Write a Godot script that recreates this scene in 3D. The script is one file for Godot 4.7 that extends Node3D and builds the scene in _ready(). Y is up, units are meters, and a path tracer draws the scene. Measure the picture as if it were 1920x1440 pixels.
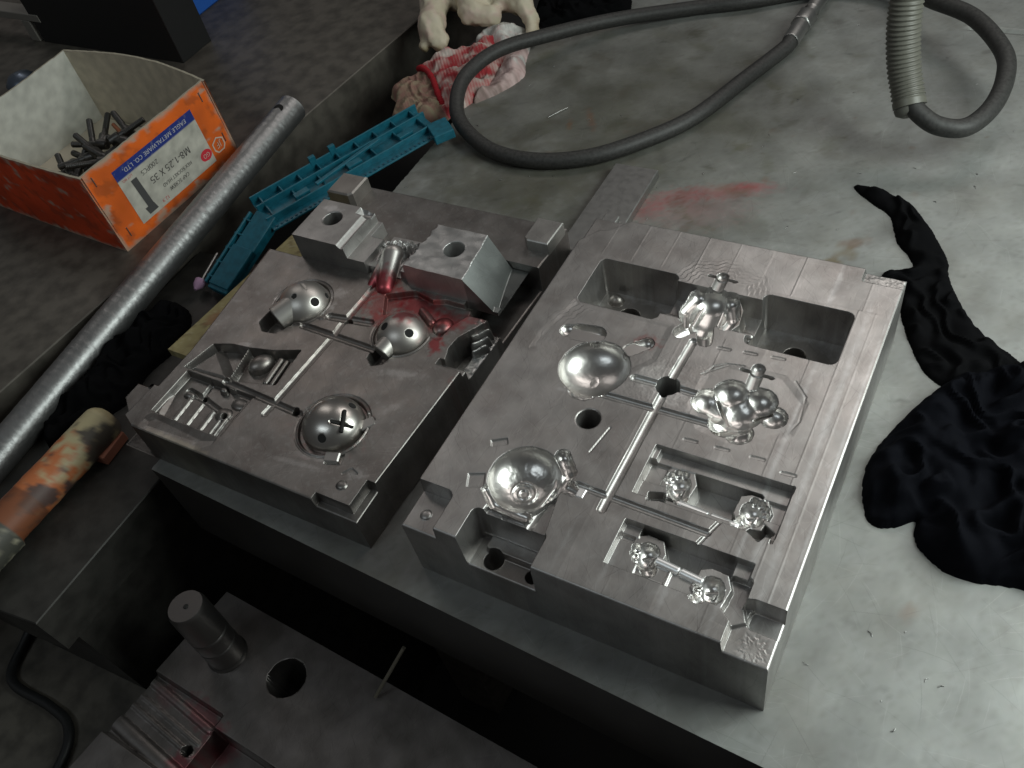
extends Node3D
# Injection mould halves on a workshop bench. Builders take millimetres, meshes are written in metres.
const MM := 0.001
var used := {}
var tex := {}

# ---------------------------------------------------------------- helpers
func numbered(called: String) -> String:
	if not used.has(called):
		used[called] = 0
		return called
	used[called] += 1
	return "%s_%03d" % [called, used[called]]

func thing(called: String, label: String, category: String, at_mm: Vector3, group := "", turn := 0.0) -> Node3D:
	var o := Node3D.new()
	o.name = numbered(called)
	add_child(o, true)
	o.position = at_mm * MM
	o.rotation.y = turn
	o.set_meta("label", label)
	o.set_meta("category", category)
	if group != "":
		o.set_meta("group", group)
	return o

func part(parent: Node, called: String, mesh: Mesh, m: Material) -> MeshInstance3D:
	var o := MeshInstance3D.new()
	o.name = called
	o.mesh = mesh
	o.material_override = m
	o.cast_shadow = GeometryInstance3D.SHADOW_CASTING_SETTING_ON
	parent.add_child(o, true)
	return o

func noise_of(sd: int, freq: float, oct := 3) -> FastNoiseLite:
	var n := FastNoiseLite.new()
	n.seed = sd
	n.frequency = freq
	n.noise_type = FastNoiseLite.TYPE_SIMPLEX_SMOOTH
	n.fractal_octaves = oct
	return n

func noise_tex(key: String, sd: int, freq: float, lo: float, hi: float, oct := 4, size := 512) -> ImageTexture:
	if tex.has(key):
		return tex[key]
	var im := noise_of(sd, freq, oct).get_seamless_image(size, size)
	im.convert(Image.FORMAT_RGB8)
	var d := im.get_data()
	for i in d.size():
		d[i] = int(clampf(lo + (hi - lo) * d[i] / 255.0, 0, 1) * 255)
	var t := ImageTexture.create_from_image(Image.create_from_data(size, size, false, Image.FORMAT_RGB8, d))
	tex[key] = t
	return t

# wear: soft clouds with fine straight and bent scratches, tileable enough at its size
func wear_tex(key: String, sd: int, lo: float, hi: float, lines: int, length: float, dir: float, vary: float, light: float, size := 1024) -> ImageTexture:
	if tex.has(key):
		return tex[key]
	var im := noise_of(sd, 0.006, 5).get_seamless_image(size, size)
	im.convert(Image.FORMAT_RGB8)
	var d := im.get_data()
	for i in d.size():
		d[i] = int(clampf(lo + (hi - lo) * d[i] / 255.0, 0, 1) * 255)
	var g := RandomNumberGenerator.new()
	g.seed = sd
	for t in lines:
		var p := Vector2(g.randf() * size, g.randf() * size)
		var a := dir + g.randf_range(-vary, vary)
		var bend := g.randf_range(-0.004, 0.004)
		var n := int(length * g.randf_range(0.15, 1.0))
		var s := light * g.randf_range(0.2, 1.0) * (1.0 if g.randf() < 0.6 else -1.0)
		for q in n:
			p += Vector2.from_angle(a)
			a += bend
			var at := (posmod(int(p.y), size) * size + posmod(int(p.x), size)) * 3
			var f := 1.0 + s * sin(PI * q / n)
			for ch in 3:
				d[at + ch] = int(clampf(d[at + ch] * f, 0, 255))
	var t := ImageTexture.create_from_image(Image.create_from_data(size, size, false, Image.FORMAT_RGB8, d))
	tex[key] = t
	return t

func bump_tex(key: String, sd: int, freq: float, strength: float, stretch := 1, size := 512) -> ImageTexture:
	if tex.has(key):
		return tex[key]
	var im: Image
	if stretch > 1:
		im = noise_of(sd, freq, 3).get_seamless_image(size, size / stretch)
		im.resize(size, size, Image.INTERPOLATE_CUBIC)
	else:
		im = noise_of(sd, freq, 4).get_seamless_image(size, size)
	im.convert(Image.FORMAT_RGBA8)
	im.bump_map_to_normal_map(strength)
	var t := ImageTexture.create_from_image(im)
	tex[key] = t
	return t

func mat(col: Color, rough: float, metal := 0.0) -> StandardMaterial3D:
	var m := StandardMaterial3D.new()
	m.albedo_color = col.linear_to_srgb()
	m.roughness = rough
	m.metallic = metal
	m.uv1_triplanar = true
	m.uv1_scale = Vector3.ONE * 10
	return m

func vmat(rough: float, metal := 0.0) -> StandardMaterial3D:
	var m := mat(Color(1, 1, 1), rough, metal)
	m.vertex_color_use_as_albedo = true
	return m

func bumped(m: StandardMaterial3D, t: Texture2D, s: float, sc: Vector3) -> StandardMaterial3D:
	m.normal_enabled = true
	m.normal_texture = t
	m.normal_scale = s
	m.uv1_scale = sc
	return m

func spline(p: Array, per := 10) -> PackedVector3Array:
	var out := PackedVector3Array()
	for i in p.size() - 1:
		var a: Vector3 = p[maxi(i - 1, 0)]
		var b: Vector3 = p[i]
		var c: Vector3 = p[i + 1]
		var d: Vector3 = p[mini(i + 2, p.size() - 1)]
		for k in per:
			out.append(b.cubic_interpolate(c, a, d, k / float(per)))
	out.append(p[p.size() - 1])
	return out

# ---------------------------------------------------------------- mesh collector (mm, relative to an origin)
class MB:
	var v := PackedVector3Array()
	var n := PackedVector3Array()
	var c := PackedColorArray()
	var ix := PackedInt32Array()
	var o := Vector3.ZERO
	var col := Color(1, 1, 1)
	func _init(origin := Vector3.ZERO):
		o = origin
	func vert(p: Vector3, nn: Vector3) -> int:
		v.append((p - o) * 0.001)
		n.append(nn)
		c.append(col)
		return v.size() - 1
	func face(a: int, b: int, d: int) -> void:
		var g := (v[b] - v[a]).cross(v[d] - v[a])
		if g.dot(n[a] + n[b] + n[d]) < 0:
			ix.append_array(PackedInt32Array([a, b, d]))
		else:
			ix.append_array(PackedInt32Array([a, d, b]))
	func tri(a: Vector3, b: Vector3, d: Vector3, nn: Vector3) -> void:
		var i := vert(a, nn)
		vert(b, nn)
		vert(d, nn)
		face(i, i + 1, i + 2)
	func quad(a: Vector3, b: Vector3, d: Vector3, e: Vector3, out: Vector3) -> void:
		var nn := (b - a).cross(d - a).normalized()
		if nn.dot(out) < 0:
			nn = -nn
		var i := vert(a, nn)
		vert(b, nn)
		vert(d, nn)
		vert(e, nn)
		face(i, i + 1, i + 2)
		face(i, i + 2, i + 3)
	func box(at: Vector3, size: Vector3, bev := 0.4, bs := Basis.IDENTITY) -> void:
		var h := size / 2
		bev = minf(bev, minf(h.x, minf(h.y, h.z)) * 0.9)
		for ax in 3:
			var u := (ax + 1) % 3
			var w := (ax + 2) % 3
			for s in [-1.0, 1.0]:
				var q := []
				for k in [[-1, -1], [1, -1], [1, 1], [-1, 1]]:
					var p := Vector3.ZERO
					p[ax] = s * h[ax]
					p[u] = k[0] * (h[u] - bev)
					p[w] = k[1] * (h[w] - bev)
					q.append(at + bs * p)
				var nn := Vector3.ZERO
				nn[ax] = s
				quad(q[0], q[1], q[2], q[3], bs * nn)
				for s2 in [-1.0, 1.0]:
					var e := []
					for k in [[0, -1], [0, 1], [1, 1], [1, -1]]:
						var p := Vector3.ZERO
						p[ax] = s * (h[ax] if k[0] == 0 else h[ax] - bev)
						p[u] = s2 * (h[u] - bev if k[0] == 0 else h[u])
						p[w] = k[1] * (h[w] - bev)
						e.append(at + bs * p)
					var n2 := Vector3.ZERO
					n2[ax] = s
					n2[u] = s2
					quad(e[0], e[1], e[2], e[3], bs * n2)
		for sx in [-1.0, 1.0]:
			for sy in [-1.0, 1.0]:
				for sz in [-1.0, 1.0]:
					var s := Vector3(sx, sy, sz)
					var g := h - Vector3.ONE * bev
					tri(at + bs * (s * Vector3(h.x, g.y, g.z)), at + bs * (s * Vector3(g.x, h.y, g.z)), at + bs * (s * Vector3(g.x, g.y, h.z)), bs * s.normalized())
	func tube(p: PackedVector3Array, rad, segs := 12, caps := true, colors := []) -> void:
		var up := Vector3.UP
		var t0 := (p[1] - p[0]).normalized()
		if absf(t0.dot(up)) > 0.9:
			up = Vector3.RIGHT
		var side := t0.cross(up).normalized()
		var base := v.size()
		var count := p.size()
		for i in count:
			var t := (p[mini(i + 1, count - 1)] - p[maxi(i - 1, 0)]).normalized()
			side = (side - t * side.dot(t)).normalized()
			var b := t.cross(side)
			var r: float = rad if rad is float else rad[i]
			var slope := 0.0
			if not (rad is float):
				var dl := p[mini(i + 1, count - 1)].distance_to(p[maxi(i - 1, 0)])
				slope = (rad[mini(i + 1, count - 1)] - rad[maxi(i - 1, 0)]) / maxf(dl, 0.001)
			if colors.size() > 0:
				col = colors[i]
			for k in segs:
				var a := TAU * k / segs
				var d := side * cos(a) + b * sin(a)
				vert(p[i] + d * r, (d - t * slope).normalized())
		for i in count - 1:
			for k in segs:
				var a := base + i * segs + k
				var b := base + i * segs + (k + 1) % segs
				face(a, b, b + segs)
				face(a, b + segs, a + segs)
		if caps:
			for e in [0, count - 1]:
				var t := (p[0] - p[1]).normalized() if e == 0 else (p[count - 1] - p[count - 2]).normalized()
				var m := vert(p[e], t)
				for k in segs:
					vert(v[base + e * segs + k] * 1000 + o, t)
				for k in segs:
					face(m, m + 1 + k, m + 1 + (k + 1) % segs)
	func cyl(a: Vector3, b: Vector3, r: float, segs := 20, bev := 0.4) -> void:
		var d := (b - a).normalized()
		tube(PackedVector3Array([a, a + d * 0.01, a + d * bev, a + d * bev * 1.2, b - d * bev * 1.2, b - d * bev, b - d * 0.01, b]), [r - bev, r - bev, r, r, r, r, r - bev, r - bev], segs)
	func prism(poly: PackedVector2Array, y0: float, y1: float, bev := 0.0) -> void:
		var tri_ix := Geometry2D.triangulate_polygon(poly)
		var top := poly
		if bev > 0:
			var shr := Geometry2D.offset_polygon(poly, -bev, Geometry2D.JOIN_MITER)
			if shr.size() == 1 and shr[0].size() == poly.size():
				top = shr[0]
				# match the start of the shrunk outline to that of the outline
				var best := 0
				for k in top.size():
					if top[k].distance_to(poly[0]) < top[best].distance_to(poly[0]):
						best = k
				var rot := PackedVector2Array()
				for k in top.size():
					rot.append(top[(best + k) % top.size()])
				top = rot
			else:
				bev = 0.0
		var t2 := Geometry2D.triangulate_polygon(top)
		for k in range(0, t2.size(), 3):
			tri(Vector3(top[t2[k]].x, y1, top[t2[k]].y), Vector3(top[t2[k + 1]].x, y1, top[t2[k + 1]].y), Vector3(top[t2[k + 2]].x, y1, top[t2[k + 2]].y), Vector3.UP)
		for k in range(0, tri_ix.size(), 3):
			tri(Vector3(poly[tri_ix[k]].x, y0, poly[tri_ix[k]].y), Vector3(poly[tri_ix[k + 1]].x, y0, poly[tri_ix[k + 1]].y), Vector3(poly[tri_ix[k + 2]].x, y0, poly[tri_ix[k + 2]].y), Vector3.DOWN)
		var ccw := not Geometry2D.is_polygon_clockwise(poly)
		for k in poly.size():
			var a := poly[k]
			var b := poly[(k + 1) % poly.size()]
			var e := b - a
			var out := Vector3(e.y, 0, -e.x) * (1.0 if ccw else -1.0)
			quad(Vector3(a.x, y0, a.y), Vector3(b.x, y0, b.y), Vector3(b.x, y1 - bev, b.y), Vector3(a.x, y1 - bev, a.y), out)
			if bev > 0:
				var c1 := top[k]
				var d1 := top[(k + 1) % top.size()]
				quad(Vector3(a.x, y1 - bev, a.y), Vector3(b.x, y1 - bev, b.y), Vector3(d1.x, y1, d1.y), Vector3(c1.x, y1, c1.y), out + Vector3.UP * out.length())
	func mesh() -> ArrayMesh:
		var a := []
		a.resize(Mesh.ARRAY_MAX)
		a[Mesh.ARRAY_VERTEX] = v
		a[Mesh.ARRAY_NORMAL] = n
		a[Mesh.ARRAY_COLOR] = c
		a[Mesh.ARRAY_INDEX] = ix
		var m := ArrayMesh.new()
		m.add_surface_from_arrays(Mesh.PRIMITIVE_TRIANGLES, a)
		return m

# ---------------------------------------------------------------- machined faces: a fine height grid in mm with a colour per vertex
class HF:
	var x0: float
	var z0: float
	var c: float
	var nx: int
	var nz: int
	var y := PackedFloat32Array()
	var k := PackedColorArray()
	func _init(xa: float, xb: float, za: float, zb: float, cell: float, h: float, col: Color):
		x0 = xa
		z0 = za
		c = cell
		nx = int(round((xb - xa) / cell)) + 1
		nz = int(round((zb - za) / cell)) + 1
		y.resize(nx * nz)
		y.fill(h)
		k.resize(nx * nz)
		k.fill(col)
	func span(xa: float, xb: float, za: float, zb: float) -> Array:
		return [clampi(int(floor((xa - x0) / c)), 0, nx), clampi(int(ceil((xb - x0) / c)) + 1, 0, nx), clampi(int(floor((za - z0) / c)), 0, nz), clampi(int(ceil((zb - z0) / c)) + 1, 0, nz)]
	func put(i: int, to: float, m: float, mode: int) -> void:
		var t := lerpf(y[i], to, m)
		if mode == 0 or (mode == 1 and t < y[i]) or (mode == 2 and t > y[i]):
			y[i] = t
	# a rectangle with round corners set to a level; mode 0 sets, 1 cuts, 2 adds; col tints
	func box(xa: float, za: float, xb: float, zb: float, to: float, r := 0.0, mode := 0, soft := 0.7, turn := 0.0) -> void:
		var cx := (xa + xb) / 2
		var cz := (za + zb) / 2
		var hx := (xb - xa) / 2
		var hz := (zb - za) / 2
		var reach := absf(hx) + absf(hz) if turn != 0.0 else 0.0
		var q := span(xa - 1 - reach, xb + 1 + reach, za - 1 - reach, zb + 1 + reach)
		var ca := cos(turn)
		var sa := sin(turn)
		for j in range(q[2], q[3]):
			for i in range(q[0], q[1]):
				var px := x0 + i * c - cx
				var pz := z0 + j * c - cz
				if turn != 0.0:
					var tx := px * ca + pz * sa
					pz = -px * sa + pz * ca
					px = tx
				var dx := absf(px) - hx + r
				var dz := absf(pz) - hz + r
				var d := minf(maxf(dx, dz), 0.0) + sqrt(maxf(dx, 0.0) ** 2 + maxf(dz, 0.0) ** 2) - r
				var m := clampf(0.5 - d / soft, 0, 1)
				if m > 0:
					put(j * nx + i, to, m, mode)
	static func sdp(p: Vector2, poly: PackedVector2Array) -> float:
		var d := 1e9
		var s := 1.0
		var b := poly[poly.size() - 1]
		for a in poly:
			var e := b - a
			var w := p - a
			var q := w - e * clampf(w.dot(e) / e.length_squared(), 0, 1)
			d = minf(d, q.length_squared())
			if (p.y >= a.y and p.y < b.y and e.x * w.y > e.y * w.x) or (p.y < a.y and p.y >= b.y and e.x * w.y <= e.y * w.x):
				s = -s
			b = a
		return s * sqrt(d)
	static func pv(a: Array) -> PackedVector2Array:
		var p := PackedVector2Array()
		for q in range(0, a.size(), 2):
			p.append(Vector2(a[q], a[q + 1]))
		return p
	func poly(a: Array, to: float, mode := 0, soft := 0.7, r := 0.0) -> void:
		var p := pv(a)
		var b := Rect2(p[0], Vector2.ZERO)
		for t in p:
			b = b.expand(t)
		var q := span(b.position.x - 1 - r, b.end.x + 1 + r, b.position.y - 1 - r, b.end.y + 1 + r)
		for j in range(q[2], q[3]):
			for i in range(q[0], q[1]):
				var m := clampf(0.5 - (sdp(Vector2(x0 + i * c, z0 + j * c), p) - r) / soft, 0, 1)
				if m > 0:
					put(j * nx + i, to, m, mode)
	func disc(cx: float, cz: float, r: float, to: float, mode := 0, chamfer := 0.0) -> void:
		var q := span(cx - r - chamfer - 1, cx + r + chamfer + 1, cz - r - chamfer - 1, cz + r + chamfer + 1)
		for j in range(q[2], q[3]):
			for i in range(q[0], q[1]):
				var d := Vector2(x0 + i * c - cx, z0 + j * c - cz).length() - r
				if chamfer > 0 and d > 0 and d < chamfer:
					y[j * nx + i] -= (chamfer - d) * 0.8
				var m := clampf(0.5 - d / 0.7, 0, 1)
				if m > 0:
					put(j * nx + i, to, m, mode)
	func groove(a: Array, r: float, deep: float, level: float) -> void:
		for s in range(0, a.size() - 3, 2):
			var p := Vector2(a[s], a[s + 1])
			var e := Vector2(a[s + 2], a[s + 3]) - p
			var q := span(minf(p.x, p.x + e.x) - r, maxf(p.x, p.x + e.x) + r, minf(p.y, p.y + e.y) - r, maxf(p.y, p.y + e.y) + r)
			for j in range(q[2], q[3]):
				for i in range(q[0], q[1]):
					var w := Vector2(x0 + i * c, z0 + j * c) - p
					var d := (w - e * clampf(w.dot(e) / maxf(e.length_squared(), 1e-6), 0, 1)).length() / r
					if d < 1:
						y[j * nx + i] = minf(y[j * nx + i], level - deep * sqrt(1 - d * d))
	func ridge(a: Array, r: float, high: float, level: float) -> void:
		for s in range(0, a.size() - 3, 2):
			var p := Vector2(a[s], a[s + 1])
			var e := Vector2(a[s + 2], a[s + 3]) - p
			var q := span(minf(p.x, p.x + e.x) - r, maxf(p.x, p.x + e.x) + r, minf(p.y, p.y + e.y) - r, maxf(p.y, p.y + e.y) + r)
			for j in range(q[2], q[3]):
				for i in range(q[0], q[1]):
					var w := Vector2(x0 + i * c, z0 + j * c) - p
					var d := (w - e * clampf(w.dot(e) / maxf(e.length_squared(), 1e-6), 0, 1)).length() / r
					if d < 1:
						y[j * nx + i] = maxf(y[j * nx + i], level + high * sqrt(1 - d * d))
	func dome(cx: float, cz: float, rx: float, rz: float, high: float, level: float, turn := 0.0) -> void:
		var r := maxf(rx, rz)
		var q := span(cx - r, cx + r, cz - r, cz + r)
		for j in range(q[2], q[3]):
			for i in range(q[0], q[1]):
				var w := Vector2(x0 + i * c - cx, z0 + j * c - cz).rotated(-turn)
				var d := Vector2(w.x / rx, w.y / rz).length_squared()
				if d < 1:
					if high > 0:
						y[j * nx + i] = maxf(y[j * nx + i], level + high * sqrt(1 - d))
					else:
						y[j * nx + i] = minf(y[j * nx + i], level + high * sqrt(1 - d))
	# rings of cutter marks round a point, between two radii and two angles
	func ripples(cx: float, cz: float, ra: float, rb: float, period: float, amp: float, a0 := -PI, a1 := PI) -> void:
		var q := span(cx - rb, cx + rb, cz - rb, cz + rb)
		for j in range(q[2], q[3]):
			for i in range(q[0], q[1]):
				var w := Vector2(x0 + i * c - cx, z0 + j * c - cz)
				var d := w.length() + 1.6 * sin(w.angle() * 9.0) + 0.8 * sin(w.angle() * 23.0)
				var an := w.angle()
				if d > ra and d < rb and an > a0 and an < a1:
					var f := fposmod(d - ra, period) / period
					var edge := clampf((d - ra) / 2, 0, 1) * clampf((rb - d) / 2, 0, 1) * clampf((an - a0) * 5, 0, 1) * clampf((a1 - an) * 5, 0, 1)
					y[j * nx + i] += amp * (f - 0.6) * edge
	func rough(n: FastNoiseLite, amp: float, xa := -1e9, xb := 1e9, za := -1e9, zb := 1e9) -> void:
		var q := span(maxf(xa, x0), minf(xb, x0 + nx * c), maxf(za, z0), minf(zb, z0 + nz * c))
		for j in range(q[2], q[3]):
			for i in range(q[0], q[1]):
				y[j * nx + i] += amp * n.get_noise_2d(x0 + i * c, z0 + j * c)
	# passes of a flat cutter: bands along x or z, each at a height and a shade of its own
	func passes(xa: float, xb: float, za: float, zb: float, along_x: bool, period: float, amp: float, shade: float, sd: int) -> void:
		var g := RandomNumberGenerator.new()
		g.seed = sd
		var hs := []
		for t in 200:
			hs.append([g.randf_range(-1, 1), g.randf_range(-1, 1)])
		var q := span(xa, xb, za, zb)
		for j in range(q[2], q[3]):
			for i in range(q[0], q[1]):
				var u := (x0 + i * c - xa if along_x else z0 + j * c - za) / period
				var b: Array = hs[int(u) % 200]
				var f := u - floorf(u)
				var at := j * nx + i
				y[at] += amp * b[0] + amp * 1.5 * maxf(0.0, 1.0 - f * period / 1.2)
				var s: float = 1.0 + shade * b[1]
				k[at] = Color(k[at].r * s, k[at].g * s, k[at].b * s)
	func tint(cx: float, cz: float, rx: float, rz: float, col: Color, strength: float, n: FastNoiseLite, ragged := 0.5, turn := 0.0, soft := 0.6) -> void:
		var r := maxf(rx, rz) * 1.6
		var q := span(cx - r, cx + r, cz - r, cz + r)
		for j in range(q[2], q[3]):
			for i in range(q[0], q[1]):
				var px := x0 + i * c
				var pz := z0 + j * c
				var w := Vector2(px - cx, pz - cz).rotated(-turn)
				var d := Vector2(w.x / rx, w.y / rz).length() + ragged * n.get_noise_2d(px, pz)
				var m := clampf((1.0 - d) / soft, 0, 1) * strength
				if m > 0:
					k[j * nx + i] = k[j * nx + i].lerp(col, m)
	func mottle(col: Color, n: FastNoiseLite, lo: float, hi: float, strength: float) -> void:
		for j in nz:
			for i in nx:
				var m := clampf((n.get_noise_2d(x0 + i * c, z0 + j * c) - lo) / (hi - lo), 0, 1) * strength
				if m > 0:
					k[j * nx + i] = k[j * nx + i].lerp(col, m)
	func scratch(sd: int, count: int, xa: float, xb: float, za: float, zb: float, length: float, dir: float, vary: float, deep: float, shade: float) -> void:
		var g := RandomNumberGenerator.new()
		g.seed = sd
		for t in count:
			var p := Vector2(g.randf_range(xa, xb), g.randf_range(za, zb))
			var a := dir + g.randf_range(-vary, vary)
			var l := length * g.randf_range(0.3, 1.0)
			var bend := g.randf_range(-0.02, 0.02)
			var s := shade * g.randf_range(0.3, 1.0)
			var steps := int(l / c)
			for st in steps:
				p += Vector2.from_angle(a) * c
				a += bend * c * 0.3
				var i := int(round((p.x - x0) / c))
				var j := int(round((p.y - z0) / c))
				if i > 0 and j > 0 and i < nx - 1 and j < nz - 1:
					var at := j * nx + i
					y[at] -= deep
					var f := 1.0 + s * sin(PI * st / steps)
					k[at] = Color(k[at].r * f, k[at].g * f, k[at].b * f)
	# soft-joined bowls cut into this patch: each lobe is [x0, z0, x1, z1, half width, depth], the width and depth tapering to [6], [7] when given
	func bowls(lobes: Array, level: float, k := 1.2) -> void:
		for l in lobes:
			var p := Vector2(l[0], l[1])
			var e := Vector2(l[2], l[3]) - p
			var r1: float = l[6] if l.size() > 6 else l[4]
			var d1: float = l[7] if l.size() > 7 else l[5]
			var m := maxf(l[4], r1) + 1
			var q := span(minf(p.x, p.x + e.x) - m, maxf(p.x, p.x + e.x) + m, minf(p.y, p.y + e.y) - m, maxf(p.y, p.y + e.y) + m)
			for j in range(q[2], q[3]):
				for i in range(q[0], q[1]):
					var w := Vector2(x0 + i * c, z0 + j * c) - p
					var t := clampf(w.dot(e) / maxf(e.length_squared(), 1e-6), 0, 1)
					var d := (w - e * t).length() / lerpf(l[4], r1, t)
					if d < 1:
						var cut := lerpf(l[5], d1, t) * sqrt(1 - d * d)
						var at := j * nx + i
						var old := level - y[at]
						var hh := clampf(0.5 + 0.5 * (cut - old) / k, 0, 1)
						var out := lerpf(old, cut, hh) + (k * hh * (1 - hh) if old > 0.3 else 0.0)
						y[at] = minf(y[at], level - out)
	# let a polished patch show through: the block gives way wherever the patch is cut
	func inlay(b: HF, level: float) -> void:
		var oi := int(round((x0 - b.x0) / c))
		var oj := int(round((z0 - b.z0) / c))
		for j in nz:
			for i in nx:
				var at := j * nx + i
				if y[at] < level - 0.25:
					b.y[(j + oj) * b.nx + i + oi] = y[at] - 1.6
				else:
					y[at] = minf(level, b.y[(j + oj) * b.nx + i + oi]) - 1.0
	func bevel(w: float) -> void:
		for j in nz:
			for i in nx:
				var d := minf(minf(i, nx - 1 - i), minf(j, nz - 1 - j)) * c
				if d < w:
					y[j * nx + i] -= w - d
	func mesh(origin: Vector3, base: float, warp = null, skirt := true, flank = null) -> ArrayMesh:
		var v := PackedVector3Array()
		var n := PackedVector3Array()
		var kk := k.duplicate()
		v.resize(nx * nz)
		n.resize(nx * nz)
		var w := warp != null
		for j in nz:
			for i in nx:
				var at := j * nx + i
				var p := Vector3(x0 + i * c, y[at], z0 + j * c)
				if w:
					p = warp.call(p)
				v[at] = (p - origin) * 0.001
				var il := maxi(i - 1, 0)
				var ir := mini(i + 1, nx - 1)
				var jl := maxi(j - 1, 0)
				var jr := mini(j + 1, nz - 1)
				n[at] = Vector3((y[j * nx + il] - y[j * nx + ir]) / ((ir - il) * c), 1, (y[jl * nx + i] - y[jr * nx + i]) / ((jr - jl) * c)).normalized()
		var ix := PackedInt32Array()
		ix.resize((nx - 1) * (nz - 1) * 6)
		var t := 0
		for j in nz - 1:
			for i in nx - 1:
				var a := j * nx + i
				ix[t] = a
				ix[t + 1] = a + 1
				ix[t + 2] = a + nx
				ix[t + 3] = a + 1
				ix[t + 4] = a + nx + 1
				ix[t + 5] = a + nx
				t += 6
		if skirt:
			var rim := [[], [], [], []]
			for i in nx:
				rim[0].append(i)
				rim[1].append((nz - 1) * nx + i)
			for j in nz:
				rim[2].append(j * nx)
				rim[3].append(j * nx + nx - 1)
			var outs := [Vector3(0, 0, -1), Vector3(0, 0, 1), Vector3(-1, 0, 0), Vector3(1, 0, 0)]
			var turned := [true, false, false, true]
			for e in 4:
				var st := v.size()
				for at in rim[e]:
					var p: Vector3 = v[at]
					v.append(p)
					v.append(Vector3(p.x, minf(base * 0.001 - origin.y * 0.001, p.y), p.z))
					n.append(outs[e])
					n.append(outs[e])
					kk.append(k[at] if flank == null else flank)
					kk.append(k[at] if flank == null else flank)
				for q in rim[e].size() - 1:
					var a: int = st + q * 2
					if turned[e]:
						ix.append_array(PackedInt32Array([a, a + 1, a + 2, a + 2, a + 1, a + 3]))
					else:
						ix.append_array(PackedInt32Array([a, a + 2, a + 1, a + 2, a + 3, a + 1]))
			var b := v.size()
			for at in [0, nx - 1, (nz - 1) * nx, nz * nx - 1]:
				var p: Vector3 = v[at]
				v.append(Vector3(p.x, base * 0.001 - origin.y * 0.001, p.z))
				n.append(Vector3.DOWN)
				kk.append(k[at])
			ix.append_array(PackedInt32Array([b, b + 2, b + 1, b + 1, b + 2, b + 3]))
		var a2 := []
		a2.resize(Mesh.ARRAY_MAX)
		a2[Mesh.ARRAY_VERTEX] = v
		a2[Mesh.ARRAY_NORMAL] = n
		a2[Mesh.ARRAY_COLOR] = kk
		a2[Mesh.ARRAY_INDEX] = ix
		var m := ArrayMesh.new()
		m.add_surface_from_arrays(Mesh.PRIMITIVE_TRIANGLES, a2)
		return m

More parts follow.
